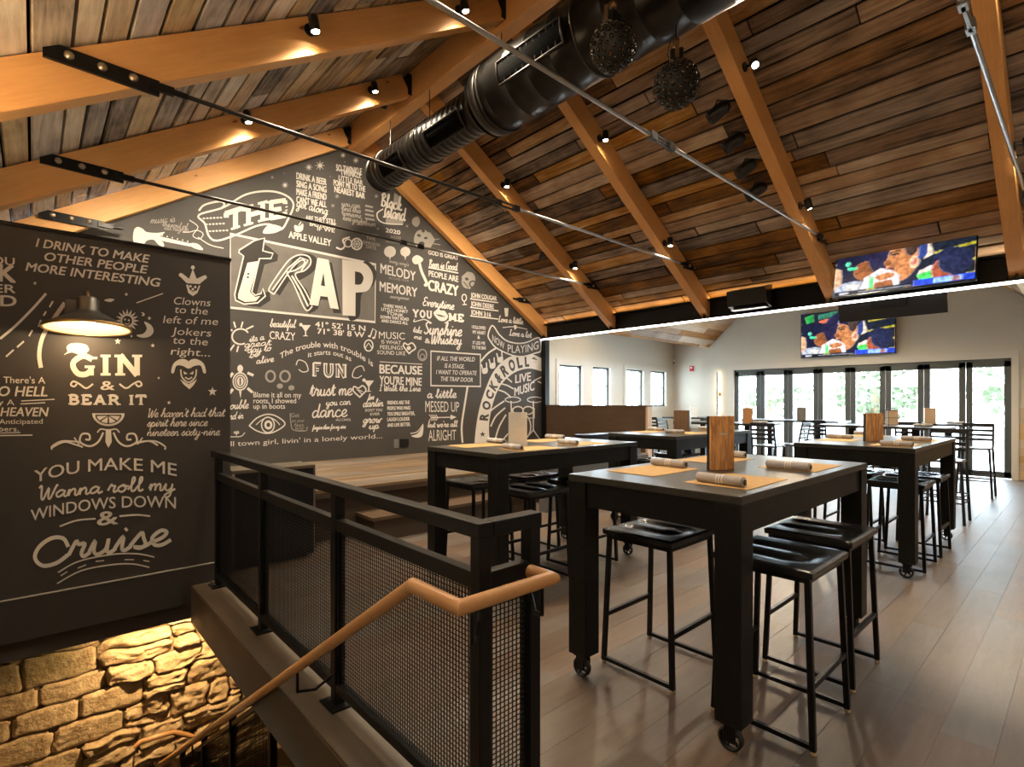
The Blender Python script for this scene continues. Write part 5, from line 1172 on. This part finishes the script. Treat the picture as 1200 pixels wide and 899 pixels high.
# ================================================================ STOOLS
def make_stool(label):
    o = thing('bar_stool', label, 'stool', group='black backless bar stools')
    a, b, h = .235, .215, .75
    vs = []; fs = []; nx, ny = 48, 40
    for j in range(ny + 1):
        for i in range(nx + 1):
            x = -a + 2 * a * i / nx; y = -b + 2 * b * j / ny
            z = 0
            d = math.hypot(abs(x) - .085, 0) if y > -.045 else abs(math.hypot(x, y + .045) - .085)      # horseshoe-shaped hollow
            if y > .13: d = math.hypot(abs(x) - .085, y - .13)
            z -= .013 * math.exp(-(d / .038) ** 2)
            e = min(a - abs(x), b - abs(y)); z -= .006 * max(0, 1 - e / .012) ** 2
            vs.append((x, y, h + z))
    for j in range(ny):
        for i in range(nx): k = j * (nx + 1) + i; fs.append((k, k + 1, k + nx + 2, k + nx + 1))
    m = MB(); m.add(vs, fs, True)
    rim = [i for i in range(nx + 1)] + [j * (nx + 1) + nx for j in range(1, ny + 1)] + [ny * (nx + 1) + i for i in range(nx - 1, -1, -1)] + [j * (nx + 1) for j in range(ny - 1, 0, -1)]
    top = [vs[i] for i in rim]; bot = [(x * .99, y * .99, h - .032) for x, y, z in top]; n_ = len(rim)
    m.add(top + bot, [(i, n_ + i, n_ + (i + 1) % n_, (i + 1) % n_) for i in range(n_)] + [tuple(range(n_, 2 * n_))])
    m.build('seat', 'seat', o)
    m = MB(); z = h - .045; xx, yy = a - .03, b - .03
    for q in (-1, 1): m.bar((-xx, q * yy, z), (xx, q * yy, z), .02, .025); m.bar((q * xx, -yy, z), (q * xx, yy, z), .02, .025)
    m.build('seat_frame', 'black', o)
    T_ = lambda sx, sy, z: Vector((sx * (a - .03 + .02 * (1 - z / h)), sy * (b - .03 + .028 * (1 - z / h)), z))
    for sx in (-1, 1):
        for sy in (-1, 1):
            m = MB(); m.bar(T_(sx, sy, .015), T_(sx, sy, h - .034), .024, .024, (0, 1, 0)); l_ = m.build('leg', 'black', o, .002)
            MB().lathe([(.011, 0), (.014, .004), (.011, .016)], tuple(T_(sx, sy, 0)), n=8).build('glide', 'foot', l_)
    for sx in (-1, 1): MB().bar(T_(sx, -1, .028), T_(sx, 1, .028), .02, .02).build('floor_bar', 'black', o)
    for sy in (-1, 1): MB().bar(T_(-1, sy, .27), T_(1, sy, .27), .018, .024).build('footrest', 'black', o)
    return o
SP = [(2.58, 1.62, 0, 'black bar stool pushed under the far side of the nearest bar table'), (2.595, .985, 0, 'black bar stool beside the front corner leg of the nearest bar table'), (3.255, 1.02, 0, 'black bar stool at the right end of the nearest bar table, reflecting orange wood'),
      (2.98, 3.73, 0, 'black bar stool on the stage side of the second table, by its left legs'), (3.03, 3.09, 0, 'black bar stool on the near side of the stage table, by its left leg'), (3.58, 3.72, 0, 'black bar stool on the stage side of the second table, nearer its middle'), (3.67, 3.1, 0, 'black bar stool at the right of the table by the stage, seat shining blue'),
      (5.75, 1.16, 0, 'black bar stool behind the wheeled front leg of the right-hand table'), (6.39, 1.15, 0, 'black bar stool near the far right end of the right-hand table'), (6.24, 1.65, 0, 'black bar stool on the window side of the right-hand table, by its middle'), (5.64, 1.69, 0, 'black bar stool on the window side of the right-hand table, leftmost'),
      (5.6, 3.78, 0, 'black bar stool before the grey knee wall at the left end of its table'), (6.55, 3.84, 0, 'black bar stool before the knee wall with a blue-shining seat')]
s0 = make_stool(SP[0][3]); s0.location = (*SP[0][:2], 0)
for x, y, rz, lab in SP[1:]: dup(s0, (x, y, 0), rz, lab)

# ================================================================ TABLE SETTINGS
def menu(x, y, z, rz, front, side, label, w=.15, h=.30, t=.022, grp='menu boards'):
    o = thing('menu_board', label, 'menu', (x, y, z), rz, grp)
    MB().box(-w / 2, w / 2, -t / 2, -t / 2 + t * .25, 0, h).build('board', front, o, .002)
    MB().box(-w / 2, w / 2, -t / 2 + t * .25, t / 2, 0, h).build('backing', side, o, .002)
    for zz in (h * .25, h * .68):
        MB().lathe([(0, -.003), (.006, -.002), (.006, 0)], (-w * .15, -t / 2, zz), (0, -1, 0), 8).build('screw', 'chrome', o)
        MB().lathe([(0, -.003), (.006, -.002), (.006, 0)], (w * .3, -t / 2, zz), (0, -1, 0), 8).build('screw', 'chrome', o)
    return o
ZT = 1.0705
mn = menu(2.845, 1.40, ZT, R(-27), 'orange_wood', 'tv_body', 'orange-wood menu board with black back standing on the nearest table', .155, .30, .034)
MB().box(-.02, .03, -.0185, -.0165, .195, .206).build('lettering', 'ink', mn)
menu(3.06, 3.30, ZT, R(-32), 'paper', 'tv_body', 'white menu board with black edge on the table by the stage', .16, .29)
menu(6.02, 1.43, ZT, R(-38), 'orange_wood', 'rubber', 'orange-wood menu block on the right-hand table', .17, .27, .05)
menu(6.27, 3.60, ZT, R(-75), 'brown_wood', 'tv_body', 'brown menu board standing before the grey knee wall, black side right', .2, .27, .09)
mt = MB().box(-.23, .23, -.15, .15, 0, .0015).build('placemat', 'kraft')
def roll(label):
    o = thing('napkin_roll', label, 'napkin', group='rolled grey napkins')
    pr = []; r0 = .0225
    vs = []; n_ = 22; m = MB()
    m.lathe([(.0, -.118), (r0 * .55, -.118), (r0 * .6, -.112), (r0 * .95, -.115), (r0, -.108), (r0 * 1.02, 0), (r0, .108), (r0 * .95, .115), (r0 * .6, .112), (r0 * .55, .118), (0, .118)], (0, 0, r0), (0, 1, 0), n_)
    m.bar((r0 * .9, -.11, .006), (r0 * .9, .11, .006), .03, .006)
    m.build('napkin', 'napkin', o)
    m = MB()
    for y in (-.022, -.008, .006): m.lathe([(r0 * 1.035, y), (r0 * 1.035, y + .007)], (0, 0, r0), (0, 1, 0), n_)
    m.build('stripe', 'napkin_band', o)
    MB().lathe([(.004, -.121), (.012, -.121), (.012, .121), (.004, .121)], (0, 0, r0), (0, 1, 0), 8).build('cutlery', 'gunmetal', o)
    return o
SET = [('the nearest table', [(2.56, 1.645, 2.745, 1.665, 'on the railing side, far from the front corner'), (2.50, 1.15, 2.335, 1.15, 'at the front corner'), (3.34, 1.155, 3.135, 1.15, 'along the right edge'), (3.33, 1.67, 3.53, 1.68, 'behind the menu board')]),
       ('the table by the stage', [(2.87, 3.60, 3.14, 3.68, 'stage side, left'), (3.0, 3.08, 2.82, 3.10, 'near side, left'), (3.72, 3.62, 3.95, 3.70, 'stage side, right'), (3.7, 3.12, 3.52, 3.14, 'near side, right')]),
       ('the right-hand table', [(5.95, 1.70, 6.16, 1.76, 'window side, left'), (5.62, 1.17, 5.46, 1.13, 'near corner'), (6.85, 1.68, 7.02, 1.74, 'far end, window side'), (6.5, 1.17, 6.33, 1.15, 'near side, middle')]),
       ('the table by the knee wall', [(5.8, 3.80, 6.02, 3.84, 'knee wall side'), (5.9, 3.30, 5.71, 3.38, 'near side, left'), (6.9, 3.45, 6.72, 3.5, 'right end')])]
k_ = 0; r0_ = roll('tmp')
for tn, L_ in SET:
    for (mx, my, nx_, ny_, pos) in L_:
        p = mt if k_ == 0 else mt.copy()
        if k_: COL.objects.link(p)
        p.location = (mx, my, ZT); p.rotation_euler = (0, 0, R(rng.uniform(-3, 3))); tag(p, 'kraft paper placemat on %s, %s' % (tn, pos), 'placemat', 'kraft paper placemats')
        q = r0_ if k_ == 0 else dup(r0_, (0, 0, 0))
        q.location = (nx_, ny_, ZT + .002); q.rotation_euler = (0, 0, R(rng.uniform(-7, 7))); q['label'] = 'rolled grey napkin on %s, %s' % (tn, pos); k_ += 1

# ================================================================ FAR TABLES AND CHAIRS
def far_table(x, y, L, Wd, label, h=1.07):
    o = thing('far_table', label, 'table', (x, y, 0), 0, 'tables by the folding doors')
    MB().box(0, L, 0, Wd, h - .04, h).build('tabletop', 'table_top', o, .004)
    for yy in (Wd * .25, Wd * .75):
        m = MB(); m.box(L / 2 - .05, L / 2 + .05, yy - .05, yy + .05, .02, h - .04); m.build('pedestal', 'black', o)
        MB().box(L / 2 - .28, L / 2 + .28, yy - .04, yy + .04, 0, .025).build('base', 'black', o)
    return o
far_table(9.75, 1.42, .8, 1.7, 'dark table in the row nearest the right folding doors, wire holder on top')
far_table(11.55, 1.4, .8, 1.25, 'dark table close to the right folding doors, behind another')
far_table(9.2, 3.78, .8, 1.7, 'dark table with a pinkish menu before the left folding doors')
far_table(11.5, 3.3, .8, 1.9, 'dark table close to the middle folding doors')
far_table(11.9, 6.2, .8, 1.2, 'dark table in the corner below the windows, white menu on top')
def make_chair(label):
    o = thing('bar_chair', label, 'chair', group='slat-back bar chairs')
    a, h = .19, .75
    MB().box(-a, a, -a, a, h - .03, h).build('seat', 'blue_seat', o, .008)
    for sx in (-1, 1):
        MB().tube([(sx * (a - .015), -a + .03, h - .03), (sx * (a + .02), -a - .01, 0)], .016, 8).build('leg', 'chair_metal', o)
        MB().tube([(sx * (a + .02), a + .03, 0), (sx * (a - .01), a - .005, h - .03), (sx * (a - .01), a + .01, h), (sx * (a - .01), a + .075, 1.1)], .016, 8).build('rear_leg', 'chair_metal', o)
    for k, z in enumerate((.86, .93, 1.0)):
        MB().box(-a + .01, a - .01, a + .075 * (z - h) / .35 - .004, a + .075 * (z - h) / .35 + .012, z - .02, z + .02).build('slat', 'chair_metal', o)
    MB().box(-a + .0, a - .0, a + .06, a + .085, 1.055, 1.115).build('top_rail', 'chair_metal', o, .005)
    m = MB()
    for z in (.25, .33):
        m.tube([(-a, -a, z), (a, -a, z)], .009, 6); m.tube([(-a, a + .02, z), (a, a + .02, z)], .009, 6)
        for sx in (-1, 1): m.tube([(sx * (a + .01), -a, z), (sx * (a + .01), a + .015, z)], .009, 6)
    m.build('stretcher', 'chair_metal', o)
    return o
CH = [(8.25, 1.22, -90, 'slat-back chair at the far end of the right-hand table'), (10.78, 1.22, -90, 'slat-back chair standing before the rightmost folding door'), (8.85, 3.54, 90, 'slat-back chair turned away from the view before the left folding doors'), (9.38, 3.42, 180, 'slat-back chair seen side-on at the near end of the table with the pinkish menu'),
      (10.9, 3.45, 90, 'slat-back chair at the table close to the middle folding doors'), (11.62, 3.02, 180, 'slat-back chair seen side-on before the middle folding doors'), (9.6, 5.72, 0, 'slat-back chair at the window end of the table with the pinkish menu'), (10.4, 5.1, 70, 'slat-back chair near the wall lamp, brown in the light'),
      (10.35, 6.6, 90, 'slat-back chair before the corner table below the windows'), (11.2, 2.1, 90, 'slat-back chair between the two tables on the right')]
c0 = make_chair(CH[0][3]); c0.location = (*CH[0][:2], 0); c0.rotation_euler = (0, 0, R(CH[0][2]))
for x, y, rz, lab in CH[1:]: dup(c0, (x, y, 0), R(rz), lab)
bt = thing('booth_bench', 'orange-wood booth bench with a pale cushion under the windows', 'bench', (9.0, 6.2, 0))
MB().box(0, 1.6, 1.25, 1.33, 0, 1.25).build('back_panel', 'booth_wood', bt, .006); MB().box(0, 1.6, .72, 1.25, 0, .62).build('base', 'booth_wood', bt); MB().box(0, 1.6, .7, 1.24, .62, .74).build('cushion', 'grey_panel', bt, .03)
menu(9.45, 4.15, ZT, R(-45), 'booth_wood', 'brown_wood', 'pinkish menu block before the left folding doors', .17, .27, .05)
menu(11.75, 4.05, ZT, R(-45), 'grey_panel', 'tv_body', 'dark grey menu block before the third folding door', .17, .27, .05)
menu(12.1, 6.65, ZT, R(-35), 'paper', 'white_plastic', 'white menu board on the corner table below the windows', .17, .27, .03)
menu(11.8, 1.95, ZT, R(-65), 'pale_wood', 'paper', 'pale menu block with a white edge before the right folding doors', .17, .27, .06)
wh = thing('wire_holder', 'wire menu holder with pale cards on the table before the right folding doors', 'menu', (10.0, 2.13, ZT), R(-45))
MB().box(-.07, .07, -.05, .05, .005, .25).build('card_stack', 'pale_wood', wh)
m = MB()
for z in (.02, .13, .25, .28): m.tube([(-.085, -.06, z), (.085, -.06, z), (.085, .06, z), (-.085, .06, z), (-.085, -.06, z)], .004, 6)
for x in (-.085, .085):
    for y in (-.06, .06): m.tube([(x, y, 0), (x, y, .28)], .004, 6)
m.build('wire_frame', 'gunmetal', wh)
for (x, y, lab) in ((10.1, 1.75, 'rolled grey napkin on the table with the wire holder'), (11.8, 1.6, 'rolled grey napkin on the table closest to the right folding doors'), (9.5, 3.95, 'rolled grey napkin beside the pinkish menu'), (9.5, 4.7, 'rolled grey napkin left of the pinkish menu, by the wall lamp')): dup(r0_, (x, y, ZT), R(8), lab)

# ================================================================ SCREENS, SPEAKERS
def picture(w, h, parent):
    NX, NY = 160, 90
    X, Y = np.meshgrid((np.arange(NX) + .5) / NX, (np.arange(NY) + .5) / NY); I = np.zeros((NY, NX, 3)); I[:] = (.012, .016, .028)
    def ell(cx, cy, rx, ry, c, rot=0):
        a, b = math.cos(rot), math.sin(rot); dx = (X - cx) * 1.78; dy = Y - cy; u = (dx * a + dy * b) / (rx * 1.78); v = (-dx * b + dy * a) / ry; I[(u * u + v * v) < 1] = c
    def pol(pts, c):
        ins = np.zeros(X.shape, bool); n_ = len(pts)
        for k in range(n_):
            (x0, y0), (x1, y1) = pts[k], pts[(k + 1) % n_]
            if abs(y1 - y0) < 1e-9: continue
            cnd = ((y0 > Y) != (y1 > Y)) & (X < (x1 - x0) * (Y - y0) / (y1 - y0) + x0); ins ^= cnd
        I[ins] = c
    sk, sk2, sk3, nv = (.50, .19, .07), (.30, .095, .03), (.75, .42, .24), (.012, .013, .04)
    for y in (.26, .47, .72, .93): pol([(.74, y + .02), (1, y - .05), (1, y - .01), (.74, y + .055)], (.42, .36, .02))   # stands
    pol([(.04, .08), (.14, .02), (.16, .35), (.10, .4)], (.02, .32, .06)); pol([(.2, .04), (.42, .0), (.36, .12), (.2, .16)], (.03, .16, .1))
    ell(.60, .10, .10, .13, sk3); ell(.66, .05, .03, .08, (.04, .08, .45))
    ell(.14, .5, .16, .3, nv); ell(.24, .62, .09, .16, sk2); pol([(.2, .2), (.3, .15), (.36, .22), (.26, .25)], (.75, .12, .06)); ell(.33, .46, .05, .1, sk); pol([(.1, .52), (.18, .54), (.17, .58), (.1, .57)], (.05, .75, .35)); ell(.1, .46, .018, .04, (.05, .75, .4))
    pol([(0, .5), (.05, .55), (.06, .8), (0, .9)], sk3); ell(.15, .9, .14, .12, (.45, .5, .62)); pol([(.1, .82), (.2, .82), (.2, .92), (.1, .92)], (.7, .68, .6))
    ell(.43, .42, .17, .36, (.018, .016, .05)); ell(.515, .52, .115, .36, sk, .1); pol([(.38, .3), (.42, .12), (.55, .1), (.60, .3), (.54, .36), (.46, .3)], nv); ell(.575, .32, .05, .17, (.06, .035, .03)); pol([(.455, .12), (.48, .11), (.43, .3), (.41, .3)], (.22, .18, .4))
    ell(.60, .6, .035, .1, sk3); ell(.605, .6, .016, .05, (.5, .12, .1)); ell(.46, .42, .035, .02, (.03, .015, .01)); pol([(.42, .37), (.5, .35), (.5, .375), (.42, .4)], (.05, .025, .015)); ell(.41, .55, .03, .05, sk2); ell(.43, .66, .035, .025, (.12, .03, .03))
    pol([(.2, 1), (.24, .75), (.36, .62), (.44, .68), (.5, .78), (.5, 1)], (.72, .66, .66)); pol([(.31, .76), (.4, .7), (.47, .74), (.46, .8), (.36, .84)], sk); pol([(.3, .98), (.32, .85), (.45, .83), (.47, .98)], sk2); pol([(.27, .98), (.28, .76), (.31, .74), (.31, .98)], (.1, .75, .2))
    pol([(.5, .92), (.62, .8), (.66, 1), (.48, 1)], nv); pol([(.63, .36), (.69, .25), (.69, .55), (.62, .56)], (.03, .05, .2)); pol([(.69, .26), (.73, .52), (.66, .58), (.69, .5)], (.8, .6, .42))
    pol([(.62, .82), (.76, .76), (.8, .93), (.66, .97)], (.08, .7, .12)); pol([(.64, .76), (.74, .68), (.76, .76), (.63, .81)], (.8, .62, .55)); ell(.85, .66, .13, .2, (.015, .02, .06)); ell(.79, .80, .07, .18, (.40, .09, .04)); ell(.87, .68, .11, .2, (.02, .025, .07))
    pol([(0, .93), (.6, .93), (.6, 1), (0, 1)], (.006, .008, .02)); pol([(.6, .90), (1, .90), (1, 1), (.6, 1)], (.02, .06, .55)); pol([(.74, .91), (.92, .91), (.92, .985), (.74, .985)], (.28, .5, .85)); pol([(.86, .91), (.9, .91), (.91, .985), (.85, .985)], (.4, .2, .2))
    pol([(.26, .945), (.33, .945), (.33, .96), (.26, .96)], (.7, .6, .05)); pol([(.2, .972), (.58, .972), (.58, .982), (.2, .982)], (.35, .38, .45)); pol([(.05, .955), (.12, .955), (.12, .985), (.05, .985)], (.6, .6, .65))
    def blur(A): return (A + np.roll(A, 1, 0) + np.roll(A, -1, 0) + np.roll(A, 1, 1) + np.roll(A, -1, 1)) / 5
    g_ = np.random.RandomState(4); nz_ = g_.rand(NY, NX, 1)
    for q in range(3): nz_ = blur(nz_)
    fin = I * (.6 + .7 * np.clip((nz_ - .5) * 5 + .5, 0, 1)) * (1.15 - .5 * np.abs(X - .52)[..., None]); edge = np.abs(I - np.roll(I, 2, 1)).sum(2, keepdims=True)
    I = blur(fin) + np.clip(edge, 0, 1) * .12
    vs = [((-.5 + i / NX) * w, 0, (.5 - j / NY) * h) for j in range(NY + 1) for i in range(NX + 1)]
    fs = [(j * (NX + 1) + i, (j + 1) * (NX + 1) + i, (j + 1) * (NX + 1) + i + 1, j * (NX + 1) + i + 1) for j in range(NY) for i in range(NX)]
    me = bpy.data.meshes.new('screen'); me.from_pydata(vs, [], fs); ca = me.color_attributes.new('picture', 'FLOAT_COLOR', 'CORNER')
    ca.data.foreach_set('color', np.repeat(np.concatenate([I, np.ones((NY, NX, 1))], 2).reshape(-1, 4), 4, axis=0).astype(np.float32).ravel())
    me.materials.append(M['picture']); o = bpy.data.objects.new('screen', me); COL.objects.link(o); o.parent = parent; return o
def tv(loc, rz, tilt, w, h, label, lit=True):
    o = thing('television', label, 'television', loc, rz); o.rotation_euler = (tilt, 0, rz)
    MB().box(-w / 2 - .012, w / 2 + .012, .003, .05, -h / 2 - .015, h / 2 + .012).build('body', 'tv_body', o, .004)
    if lit: picture(w, h, o)
    else: MB().box(-w / 2, w / 2, -.001, .003, -h / 2, h / 2).build('screen', 'tv_body', o)
    MB().box(-.2, .2, .05, .11, -.2, .2).build('mount', 'black', o)
    return o
# screens face -X (rz -90): local x runs along -Y
tv((7.88, 1.59, 3.215), R(-90), R(-15), 1.41, .80, 'upper television hanging under the sloped ceiling, showing a sports broadcast')
tv((XD - .12, 3.70, 2.99), R(-90), 0, 1.82, 1.0, 'lower television on the wall above the folding doors, showing the same broadcast')
tv((8.62, 1.86, 2.95), R(90), R(-12), 1.2, .68, 'dark television hanging back-on below the steel eave beam', False)
TVA = bpy.data.objects
MB().box(-.02, .02, -.02, .02, 0, .45).build('pole', 'black', TVA['television.002'], at=(0, .08, .3))
MB().box(-.02, .02, -.02, .02, 0, .36).build('pole', 'black', TVA['television'], at=(0, .08, .3))
sk_ = thing('wall_speaker', 'black wedge speaker mounted on the eave beam', 'speaker', (8.02, 3.47, 3.02))
m = MB(); m.prism([(.06, -.29, -.17), (-.16, -.29, -.12), (-.2, -.29, .1), (.06, -.29, .17)], (0, .58, 0)); m.build('cabinet', 'tv_body', sk_, .01)
m = MB(); m.prism([(-.165, -.27, -.11), (-.203, -.27, .09), (-.21, -.27, .09), (-.172, -.27, -.11)], (0, .54, 0)); m.build('grille', 'rubber', sk_)
MB().box(-.12, .02, -.26, .26, -.178, -.168).build('edge_strip', 'steel', sk_)
MB().box(.05, .16, -.06, .06, -.05, .05).build('bracket', 'black', sk_)
# stage lights on the far side of a rafter
for k, (x, z, lab) in enumerate([(5.39, 4.55, 'topmost of the black stage lights on a rafter'), (5.75, 4.34, 'second from the top of the black stage lights on a rafter'), (6.05, 4.14, 'third of the black stage lights on a rafter'), (6.32, 3.95, 'lowest of the black stage lights, with a round front')]):
    o = thing('stage_light', lab, 'stage light', (x, 2.548, z), 0, 'black stage lights')
    a = Vector((-.35, .75, -.55)).normalized(); c = Vector((0, .14, -.02))
    MB().lathe([(0, -.13), (.05, -.13), (.07, -.09), (.075, .1), (.068, .1), (.06, .06), (0, .06)], c, a, 20).build('housing', 'tv_body', o)
    MB().lathe([(0, .065), (.06, .065)], c, a, 20).build('lens', 'ball', o)
    m = MB(); m.tube([(0, -.056, .02), (0, .03, .06), (-.08, .1, .06), (-.085, .14, -.02)], .008, 6); m.tube([(0, .03, .06), (.08, .1, .06), (.085, .14, -.02)], .008, 6); m.build('yoke', 'black', o)
# hanging effect balls
def effect_ball(loc, top, label, rz):
    o = thing('effect_ball', label, 'effect light', loc, rz, 'hanging ball lights'); r = .165
    MB().lathe([(r * math.cos(math.pi * (k / 16 - .5)), r * math.sin(math.pi * (k / 16 - .5))) for k in range(17)], n=32).build('ball', 'rubber', o)
    n_ = 120; lens = MB(); bez = MB()
    for k in range(n_):
        z = 1 - 2 * (k + .5) / n_; q = math.sqrt(1 - z * z); a = k * 2.399963; d = Vector((q * math.cos(a), q * math.sin(a), z))
        if z > .9: continue
        bez.lathe([(.017, -.004), (.019, .012), (.016, .016), (.0145, .008)], d * r, d, 10); bez.lathe([(.0145, .006), (.008, .013), (0, .015)], d * r, d, 8)
    bez.build('lens_rings', 'dark_ring', o)
    MB().box(-.06, .06, -.05, .05, r * .95, r * .95 + .1).build('motor_box', 'tv_body', o, .008)
    m = MB()
    for q in (-1, 1): m.bar((0, 0, r + .16), (q * .085, 0, r + .12), .03, .006); m.bar((q * .085, 0, r + .125), (q * .085, 0, r + .0), .006, .03)
    m.build('yoke', 'brass', o)
    MB().tube([(0, 0, r + .12), (0, 0, top - loc[2])], .006, 6).build('hanging_rod', 'rod_dark', o)
    MB().lathe([(0, -.02), (.03, -.02), (.03, .03), (0, .03)], (0, 0, r + .16), n=12).build('clamp', 'brass', o)
    m = MB(); m.tube([(.05, .03, r + .06), (.1, .06, r + .14), (.06, .05, r + .2), (.01, .01, r + .24)], .005, 6); m.build('cable', 'rubber', o)
effect_ball((3.345, 2.515, 4.215), 5.29, 'larger of two black hanging ball lights, in front of the duct', 0)
effect_ball((3.74, 2.20, 3.94), 4.44, 'smaller black hanging ball light against the boards right of the duct', .6)

# ================================================================ WALL BITS
fa = thing('fire_alarm', 'small red fire alarm on the cream wall left of the doors', 'alarm', (XD, 7.45, 2.37))
MB().box(-.04, 0, -.055, .055, -.075, .075).build('housing', 'red', fa, .006); MB().box(-.055, -.04, -.03, .03, 0, .045).build('strobe', 'white_plastic', fa, .004)
ms = thing('motion_sensor', 'white motion sensor high in the far corner', 'sensor', (XD - .05, YW - .06, 2.58))
MB().box(-.035, .035, -.035, .035, -.07, .07).build('housing', 'white_plastic', ms, .01); MB().box(-.037, -.03, -.037, .02, -.05, -.005).build('lens', 'grey_panel', ms)
wl = thing('wall_sconce', 'tall thin glowing wall lamp left of the folding doors', 'lamp', (XD, 6.68, 1.65))
MB().lathe([(0, 0), (.05, 0), (.05, .03), (0, .03)], (0, 0, 0), (-1, 0, 0), 16).build('base', 'brass', wl); MB().tube([(-.03, 0, 0), (-.09, 0, 0)], .012, 8).build('arm', 'brass', wl)
MB().box(-.105, -.085, -.014, .014, -.55, .58).build('bar', 'black', wl); MB().box(-.0849, -.077, -.012, .012, -.54, .57).build('tube', 'tube', wl)

# ================================================================ OUTSIDE
struct(MB().box(XD + .15, 42, -18, 30, -.2, -.04).build('patio_ground', 'patio'))
struct(MB().box(-2, XD + .15, YW + .16, 30, -.2, -.04).build('patio_side_ground', 'patio'))
def parasol(x, y, label):
    o = thing('patio_parasol', label, 'parasol', (x, y, -.04), 0, 'white patio parasols')
    MB().tube([(0, 0, 0), (0, 0, 2.6)], .025, 8).build('pole', 'white_plastic', o)
    MB().lathe([(1.6, 2.0), (1.55, 2.08), (.05, 2.7), (0, 2.72)], n=8, smooth=False).build('canopy', 'canvas', o)
    MB().lathe([(0, 0), (.3, 0), (.3, .06), (0, .08)], n=16).build('base', 'grey_panel', o)
parasol(18.5, 6.8, 'white patio parasol outside the left folding doors'); parasol(20.5, 3.2, 'white patio parasol outside the middle folding doors')
def tree(x, y, h, r, label, seed):
    o = thing('patio_tree', label, 'tree', (x, y, -.04), 0, 'trees beyond the patio'); g = random.Random(seed)
    MB().tube([(0, 0, 0), (.1, 0, h * .5)], .12, 8).build('trunk', 'brown_wood', o); m = MB()
    for k in range(900):
        a, b = g.uniform(0, 6.283), math.acos(g.uniform(-1, 1)); q = r * g.uniform(.5, 1); c = Vector((q * math.sin(b) * math.cos(a), q * math.sin(b) * math.sin(a), h * .55 + q * .9 * math.cos(b)))
        u = Vector((g.uniform(-1, 1), g.uniform(-1, 1), g.uniform(-1, 1))).normalized(); v = u.orthogonal(); s_ = g.uniform(.12, .25); m.add([c - u * s_, c + v * s_ * .5, c + u * s_, c - v * s_ * .5], [(0, 1, 2, 3)])
    m.build('crown', 'leaf', o, fix=False)
tree(27, 1.5, 4.6, 2.2, 'pale tree beyond the patio behind the rightmost folding door', 1); tree(28, 6.6, 4.2, 2.0, 'pale tree beyond the patio behind the middle doors', 2); tree(30, 12, 5, 2.4, 'pale tree beyond the patio behind the left doors', 3)
ob = thing('patio_chair', 'pale chair outside on the patio by the rightmost folding door', 'chair', (15.4, .75, -.04), R(40))
MB().box(-.22, .22, -.22, .22, .43, .46).build('seat', 'grey_panel', ob); MB().box(-.22, .22, .2, .23, .5, .88).build('backrest', 'grey_panel', ob)
for x in (-.2, .2):
    for y in (-.2, .2): MB().tube([(x, y, 0), (x, y, .43)], .012, 6).build('leg', 'grey_panel', ob)
#FURN-END
